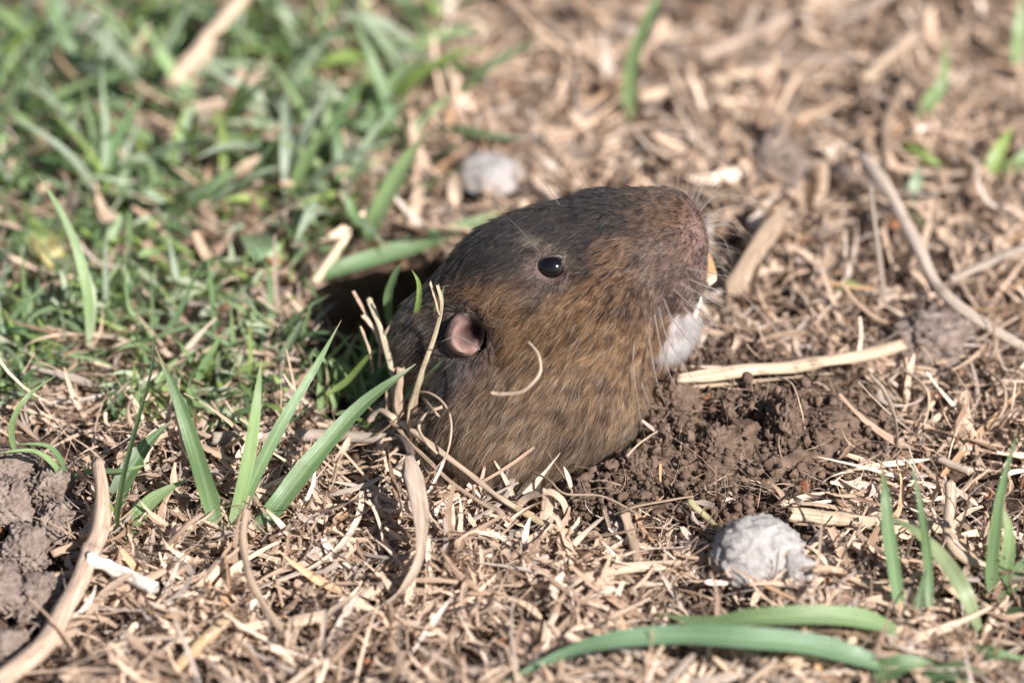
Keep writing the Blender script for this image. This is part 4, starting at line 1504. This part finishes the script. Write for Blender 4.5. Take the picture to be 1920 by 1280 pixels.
def plant(label, cat, base, blades, name='grass_tuft', group=None):
    """base (px,py); blades: (pts, width px, colour, options)"""
    b0 = at(base[0], base[1], 0.0)
    e = bpy.data.objects.new(name, None)
    COL.objects.link(e)
    e.location = b0
    e.empty_display_size = 0.3
    tag(e, label, cat, group)
    for bl in blades:
        pts, w, col = bl[:3]
        kw = bl[3] if len(bl) > 3 else {}
        C = catmull(np.array([at(p[0], p[1], p[2]) for p in pts]), 22) - b0
        me = leaf_mesh('blade', C, w / 120.0, M_GRASS, col, **kw)
        link('blade', me, e)
    return e


plant('foreground tuft of broad green blades fanning up beside the neck', 'grass tuft', (430, 1015), [
    ([(415, 1015, .1), (392, 930, .9), (365, 840, 1.7), (335, 750, 2.3), (292, 652, 2.8)], 31, G1, dict(roll=0.5, basecol=GP, tip=2.2)),
    ([(428, 1010, .1), (452, 920, .9), (470, 830, 1.6), (482, 740, 2.2), (490, 672, 2.5)], 27, G2, dict(roll=-0.4, basecol=GP)),
    ([(434, 1005, .1), (475, 900, .9), (530, 790, 1.6), (590, 690, 2.2), (640, 600, 2.7)], 23, G1, dict(roll=-0.3, tipcol=(0.3, 0.22, 0.15))),
    ([(465, 1020, .1), (520, 950, .6), (590, 860, 1.1), (680, 760, 1.6), (780, 682, 2.1)], 38, G1, dict(roll=0.2, fold=0.35, tip=2.5, base=0.7, tipcol=(0.34, 0.38, 0.24))),
    ([(425, 1005, .1), (412, 950, .5), (400, 905, .8)], 16, G4, dict()),
])
plant('grass tuft with one wide leaf at the left, beside the curved stalk', 'grass tuft', (220, 1032), [
    ([(212, 1032, .1), (245, 985, .4), (290, 935, .7), (350, 898, .9)], 33, G2, dict(roll=0.2, tip=2.2)),
    ([(218, 1030, .1), (222, 960, .7), (236, 880, 1.3), (262, 780, 2.0), (285, 690, 2.6), (290, 600, 3.0)], 17, G1, dict(roll=0.9)),
    ([(205, 985, .1), (228, 910, .6), (270, 840, 1.0), (325, 785, 1.3)], 36, G4, dict(roll=0.1)),  # shaded blade: the shade is put into its darker green
    ([(215, 1020, .1), (214, 970, .4), (205, 935, .7)], 12, G3, dict()),
])
plant('small star of thin green shoots over the grey clods at the left edge', 'grass tuft', (120, 890), [
    ([(118, 905, .4), (100, 870, .7), (60, 845, .9), (-10, 850, 1.0)], 12, G2),
    ([(118, 900, .4), (165, 885, .7), (230, 882, .9), (285, 868, 1.1)], 13, G2),
    ([(110, 900, .3), (95, 940, .3), (90, 975, .2)], 15, G3),
    ([(122, 890, .4), (112, 860, .8), (85, 835, 1.0), (25, 832, 1.1)], 12, G1),
    ([(30, 862, .3), (22, 800, .9), (50, 745, 1.3), (110, 700, 1.6)], 12, G2),
])
plant('green shoots growing at the burrow rim in front of the ear', 'grass tuft', (720, 775), [
    ([(725, 690, 1.0), (760, 640, 1.6), (782, 585, 2.2), (786, 535, 2.6), (772, 505, 2.9)], 15, G3, dict(roll=0.6)),
    ([(765, 690, .9), (790, 640, 1.6), (815, 595, 2.2), (834, 535, 2.9)], 18, G2, dict(roll=0.2, tipcol=GP, tip=3)),
    ([(700, 780, .5), (745, 755, .9), (790, 715, 1.4), (838, 668, 1.9)], 24, G4, dict(roll=0.3)),
    ([(730, 610, 1.3), (728, 560, 1.8), (740, 520, 2.2), (757, 488, 2.5)], 17, G1, dict(roll=0.4, tip=3, tipcol=(0.4, 0.3, 0.22))),
    ([(612, 740, .6), (650, 715, .9), (690, 670, 1.3), (705, 655, 1.5)], 13, G3, dict()),
    ([(722, 640, 1.2), (710, 610, 1.6), (700, 575, 1.9)], 10, G2, dict()),
])
plant('long dark green leaf lying behind the gopher head in its shadow', 'grass leaf', (615, 505), [
    ([(600, 515, .3), (680, 490, .4), (770, 462, .4), (860, 430, .5), (960, 388, .6)], 36, G1, dict(base=0.8, tip=3)),
])
plant('broad pale green leaf leaning over the shadow behind the neck', 'grass leaf', (690, 440), [
    ([(686, 450, .4), (712, 395, .9), (750, 325, 1.4), (800, 245, 1.9)], 40, G2, dict(roll=0.4, tip=3, base=0.8)),
    ([(690, 445, .3), (662, 400, .8), (640, 350, 1.2)], 24, G1, dict()),
])
plant('narrow dark blade pointing up right across the blurred litter', 'grass leaf', (850, 185), [
    ([(845, 195, .4), (900, 140, .9), (950, 105, 1.2), (1015, 70, 1.4)], 20, G4, dict()),
])
plant('small dark green leaf lying flat on the litter behind the head', 'grass leaf', (815, 240), [
    ([(815, 238, .5), (870, 245, .6), (930, 256, .6), (985, 262, .5)], 18, G4, dict()),
])
plant('single blurred green blade standing alone at the top centre', 'grass leaf', (1180, 230), [
    ([(1182, 235, .3), (1180, 170, .9), (1192, 100, 1.6), (1225, 20, 2.3), (1245, -30, 2.6)], 30, G2, dict(tip=3, roll=0.4)),
])
plant('blurred weed with short pale leaves at the upper right', 'weed', (1745, 240), [
    ([(1722, 225, .5), (1745, 190, .8), (1768, 150, 1.1), (1775, 60, 1.6)], 30, G2, dict()),
    ([(1692, 268, .4), (1730, 290, .5), (1770, 315, .4)], 24, G3, dict()),
    ([(1710, 380, .3), (1718, 340, .6), (1725, 310, .7)], 26, (0.27, 0.34, 0.22), dict()),
    ([(1700, 345, .3), (1715, 395, .3), (1740, 440, .3)], 20, G1, dict()),
])
plant('blurred green leaves cut by the right edge near the top', 'weed', (1900, 320), [
    ([(1850, 340, .3), (1870, 290, .7), (1900, 235, 1.0)], 30, G3, dict()),
    ([(1905, 120, .6), (1912, 60, 1.1), (1915, -20, 1.6)], 28, G2, dict()),
    ([(1880, 330, .3), (1915, 300, .6), (1950, 260, .8)], 30, G2, dict()),
])
plant('small round green leaf lying on the straw right of the teeth', 'leaf', (1590, 540), [
    ([(1560, 538, .45), (1590, 536, .5), (1622, 540, .45)], 20, G3, dict(base=0.6, tip=4)),
])
plant('green tuft at lower right with upright blades above the arching leaves', 'grass tuft', (1705, 1190), [
    ([(1695, 1185, .1), (1680, 1090, .8), (1664, 980, 1.6), (1660, 920, 2.0), (1652, 862, 2.3)], 24, G1, dict(roll=0.2)),
    ([(1745, 1190, .1), (1740, 1060, 1.0), (1728, 960, 1.8), (1706, 850, 2.5)], 17, G1, dict(roll=0.3)),
    ([(1706, 1190, .1), (1722, 1130, .5), (1738, 1060, 1.0)], 20, G4, dict()),
    ([(1700, 1192, .3), (1630, 1162, .8), (1540, 1152, 1.0), (1420, 1156, 1.0), (1330, 1166, .9), (1225, 1148, .6)], 35, (0.19, 0.28, 0.125), dict(base=0.6, tip=3, fold=0.15)),
])
plant('brown tipped green blade bending over beside the lower right tuft', 'grass leaf', (1835, 1185), [
    ([(1838, 1190, .2), (1810, 1115, .8), (1770, 1050, 1.1), (1715, 995, 1.3), (1650, 962, 1.4)], 30, (0.25, 0.30, 0.16), dict(tipcol=(0.35, 0.24, 0.16), base=0.5)),
])
plant('long arching green leaf sweeping along the bottom edge', 'grass leaf', (1660, 1255), [
    ([(1700, 1268, .2), (1620, 1235, .6), (1520, 1208, .9), (1400, 1196, 1.1), (1270, 1190, 1.1), (1150, 1200, 1.0), (1050, 1228, .8), (930, 1285, .5)], 43, (0.17, 0.28, 0.16), dict(base=0.5, tip=2.2, fold=0.2, roll=-0.1)),
])
plant('low cluster of shaded leaves in the lower right corner', 'weed', (1740, 1262), [
    ([(1640, 1270, .3), (1690, 1245, .6), (1750, 1240, .6)], 40, G1, dict()),
    ([(1720, 1290, .3), (1770, 1262, .6), (1830, 1285, .4)], 34, G4, dict()),
    ([(1730, 1230, .3), (1790, 1250, .5), (1850, 1262, .5)], 26, G4, dict()),
    ([(1800, 1210, .3), (1860, 1225, .5), (1930, 1235, .5)], 26, G1, dict()),
])
plant('tall green shoots at the right edge of the picture', 'grass tuft', (1868, 1140), [
    ([(1858, 1145, .1), (1862, 1040, .9), (1878, 920, 1.8), (1908, 808, 2.6)], 23, G1, dict(roll=0.3)),
    ([(1862, 1145, .1), (1885, 1070, .6), (1892, 1000, 1.1), (1878, 940, 1.5)], 26, G2, dict(roll=0.2)),
    ([(1870, 1140, .1), (1900, 1085, .5), (1960, 1020, .9)], 34, G1, dict()),
    ([(1850, 1160, .1), (1900, 1150, .3), (1950, 1140, .5)], 26, G4, dict()),
])
plant('tall thin seedling with pale stem in the left turf', 'grass tuft', (165, 640), [
    ([(168, 660, .2), (165, 560, 1.0), (145, 470, 1.7), (110, 390, 2.3), (68, 325, 2.8)], 20, G2, dict(basecol=GP)),
    ([(170, 650, .2), (172, 560, .9), (158, 500, 1.3), (145, 440, 1.7)], 16, GP, dict()),
])
plant('yellowing broad leaf among the blurred turf at the left', 'leaf', (105, 480), [
    ([(75, 430, .5), (92, 470, .7), (120, 505, .4)], 48, (0.58, 0.47, 0.20), dict(tip=4)),
    ([(45, 430, .5), (70, 455, .7), (88, 480, .5)], 36, (0.34, 0.42, 0.16), dict(tip=4)),
])
plant('round leaved weed with an orange centre in the blurred turf', 'leaf', (500, 475), [
    ([(470, 440, .5), (495, 470, .8), (525, 500, .5)], 60, (0.28, 0.40, 0.22), dict(tip=4)),
    ([(500, 480, .5), (515, 485, .8), (530, 490, .5)], 26, (0.60, 0.26, 0.14), dict(tip=4)),
])

def rise(pts, k=0.85, h0=0.1):
    y0 = pts[0][1]
    return [(p[0], p[1], h0 + max(0, y0 - p[1]) / 102.0 * k) for p in pts]


for lab, base, bl in [
    ('slender grass tuft with two crossing blades in the middle of the left turf', (290, 655), [
        ([(285, 650), (287, 600), (282, 532)], 10, G2), ([(294, 648), (336, 585), (386, 470)], 13, G1), ([(292, 652), (268, 610), (240, 570), (233, 450)], 11, G2)]),
    ('pair of needle-like upright blades left of the hollow', (405, 640), [
        ([(404, 640), (398, 560), (388, 458)], 11, G1), ([(440, 705), (437, 640), (432, 572)], 11, G2)]),
    ('long blade bowing rightward across the blurred straw in the left turf', (188, 555), [
        ([(186, 560), (230, 530), (320, 513), (455, 516)], 13, G2)]),
    ('blade reaching left from the middle turf tuft', (280, 655), [
        ([(280, 655), (252, 632), (195, 602), (84, 576)], 13, G3)]),
    ('wide pale folded blades just behind the foreground tuft', (500, 722), [
        ([(504, 720), (550, 635), (580, 580)], 22, (0.30, 0.37, 0.22)), ([(564, 694), (570, 620), (588, 560)], 11, G2), ([(520, 730), (560, 700), (600, 640)], 12, G1)]),
    ('cluster of broad short blades on a pale stem left of the foreground tuft', (365, 760), [
        ([(353, 746), (384, 685), (417, 621)], 19, G2), ([(349, 752), (403, 732), (470, 665)], 15, G1), ([(386, 744), (396, 670), (424, 622)], 10, G3),
        ([(365, 782), (400, 755), (440, 728)], 20, (0.48, 0.50, 0.34))]),
    ('thick pale green creeping stem beside the foreground tuft', (430, 770), [
        ([(420, 764), (455, 772), (500, 776)], 25, (0.48, 0.52, 0.28))]),
    ('upright blade at the far left edge of the turf', (44, 640), [
        ([(46, 640), (47, 564), (41, 462)], 12, G2), ([(98, 618), (72, 560), (76, 462)], 10, G4)]),
    ('flat blades lying toward the left edge below the seedling', (120, 660), [
        ([(125, 672), (60, 700), (-5, 724)], 11, G3), ([(126, 620), (92, 624), (48, 640)], 13, G2), ([(60, 760), (45, 700), (30, 660)], 12, G1)]),
    ('thin upright blade rising behind the wide leaf tuft', (255, 770), [
        ([(256, 768), (253, 720), (251, 676)], 10, G3), ([(262, 770), (300, 720), (322, 690)], 11, G2)]),
    ('fine green wisps crowding the lip of the hollow', (650, 740), [
        ([(640, 745), (660, 700), (690, 650)], 9, G3), ([(650, 750), (700, 735), (748, 700)], 10, G1), ([(660, 760), (672, 720), (664, 668)], 8, G2),
        ([(690, 760), (712, 700), (745, 640)], 9, G1), ([(630, 760), (600, 720), (588, 690)], 9, G4), ([(700, 745), (730, 700), (732, 650)], 9, G3)]),
    ('fine green wisps beside the frayed stem at the ear', (760, 740), [
        ([(750, 750), (775, 700), (800, 660)], 9, G1), ([(740, 760), (752, 700), (742, 650)], 10, G3), ([(735, 770), (770, 745), (805, 720)], 10, G2)]),
    ('bluish blade lying on the litter right of the curved brown stalk', (330, 1140), [
        ([(275, 1168), (320, 1145), (390, 1132), (345 + 60, 1130)], 9, (0.22, 0.27, 0.20))]),
]:
    plant(lab, 'grass tuft' if len(bl) > 1 else 'grass blade', base, [(rise(p), w, c, dict(roll=random.uniform(-.5, .6), basecol=GP if random.random() < .4 else None)) for p, w, c in bl])

for q in range(17):
    bx_, by_ = random.uniform(600, 770), random.uniform(690, 800)
    bl = []
    for _ in range(random.randint(4, 7)):
        dx, dy = random.gauss(10, 45), random.uniform(40, 125)
        x0, y0 = bx_ + random.uniform(-18, 18), by_ + random.uniform(-8, 8)
        bl.append((rise([(x0, y0), (x0 + dx * .35, y0 - dy * .5), (x0 + dx, y0 - dy * random.uniform(.7, 1))]), random.uniform(8, 15), random.choice((G1, G2, G3, G2, (0.44, 0.36, 0.24))), dict(roll=random.uniform(-.8, .8))))
    plant('fine green tuft in the clump crowding the burrow lip below the dark hollow', 'grass tuft', (bx_, by_), bl, group='fine grass tufts at the burrow lip')

# turf plants
def rand_tuft(px, py, nb, Lr, Wr, label, group, flatr=(0.45, 1.35)):
    b0 = at(px, py, 0.0)
    if hole_w(b0[0], b0[1]) < 1.02:
        return
    e = bpy.data.objects.new('grass_tuft', None)
    COL.objects.link(e)
    e.location = b0
    e.empty_display_size = 0.3
    tag(e, label, 'grass tuft', group)
    for k in range(nb):
        a = random.uniform(0, 2 * math.pi)
        el = random.uniform(*flatr)
        L = random.uniform(*Lr)
        w = random.uniform(*Wr)
        q = np.array([random.uniform(-.15, .15), random.uniform(-.15, .15), -0.05])
        C = []
        droop = random.uniform(0.3, 1.5)
        for i in range(6):
            C.append(q.copy())
            q = q + np.array([math.cos(a) * math.cos(el), math.sin(a) * math.cos(el), math.sin(el)]) * L / 5
            el -= droop / 5
            a += random.uniform(-.15, .15)
            q[2] = max(q[2], 0.15)
        C = catmull(np.array(C), 14)
        r = random.random()
        col = np.array(random.choice((G1, G2, G2, G3, G4, (0.28, 0.36, 0.24), (0.34, 0.40, 0.30)))) * random.uniform(0.75, 1.2)
        kw = dict(fold=random.uniform(0.1, 0.5), roll=random.uniform(-0.7, 0.7), basecol=GP if random.random() < 0.5 else None,
                  tipcol=(0.42, 0.33, 0.2) if random.random() < 0.15 else None, ref=np.array([0.05, -0.2, 1.0]))
        link('blade', leaf_mesh('blade', C, w, M_GRASS, col, **kw), e)


random.seed(21)
cnt = 0
tries = 0
while cnt < 128 and tries < 3000:
    tries += 1
    x = random.uniform(-80, 830)
    y = random.uniform(-60, 440)
    lim = 830 - max(0, (y - 240)) * 0.85
    if y < 90 and (x < 180 or 330 < x < 480) and random.random() < 0.85:
        continue
    if 170 < x < 430 and 250 < y < 350 and random.random() < 0.6:
        continue
    if x > lim or (y < 30 and random.random() < .5):
        continue
    if x > 560 and 180 < y and random.random() < 0.4:
        continue
    rand_tuft(x, y, random.randint(3, 6), (0.9, 2.7), (0.12, 0.30), 'blurred green grass tuft ' + turf_place(x, y), 'grass tufts ' + turf_place(x, y))
    cnt += 1
cnt = 0
while cnt < 46:
    x = random.uniform(-60, 700)
    y = random.uniform(430, 800)
    if x > 640 and y < 650:
        continue
    if random.random() < 0.7 and 540 > y and 160 < x < 450:
        continue
    rand_tuft(x, y, random.randint(3, 6), (0.6, 1.9), (0.05, 0.14), 'small thin grass tuft ' + low_place(x, y), 'thin grass tufts ' + low_place(x, y))
    cnt += 1

# low green ground cover between the tufts
n = 2400
X = rng.uniform(-9.5, -0.5, n * 3)
Y = rng.uniform(-3.5, 13, n * 3)
k = (rng.random(n * 3) < turf_w(X, Y) * (0.08 + 0.92 * (vn(xy3(X * 0.9, Y * 0.9), 19) > 0.05))) & (hole_w(X, Y) > 1.05)
X, Y = X[k][:n], Y[k][:n]
n = len(X)
L = rng.uniform(0.2, 0.9, n)
Wd = rng.uniform(0.04, 0.14, n)
gc = np.array([G1, G2, G3, G4, GP])[rng.integers(0, 5, n)] * rng.uniform(0.7, 1.2, (n, 1))
V, F, C_, S_ = strips(X, Y, h_macro(X, Y) + rng.uniform(0.15, 0.7, n), L, Wd, rng.uniform(0, 6.28, n), rng.uniform(-0.3, 0.9, n),
                      rng.normal(0, 0.5, n), rng.normal(-0.4, 0.5, n), 5, gc, rng.uniform(-0.5, 0.1, n), rng.normal(0, 0.6, n))
o = link('grass_cover', new_mesh('grass_cover', V, F, M_GRASS, {'col': C_, 'st': S_}))
tag(o, 'low green grass and tiny leaves between the tufts', 'grass', kind='stuff')
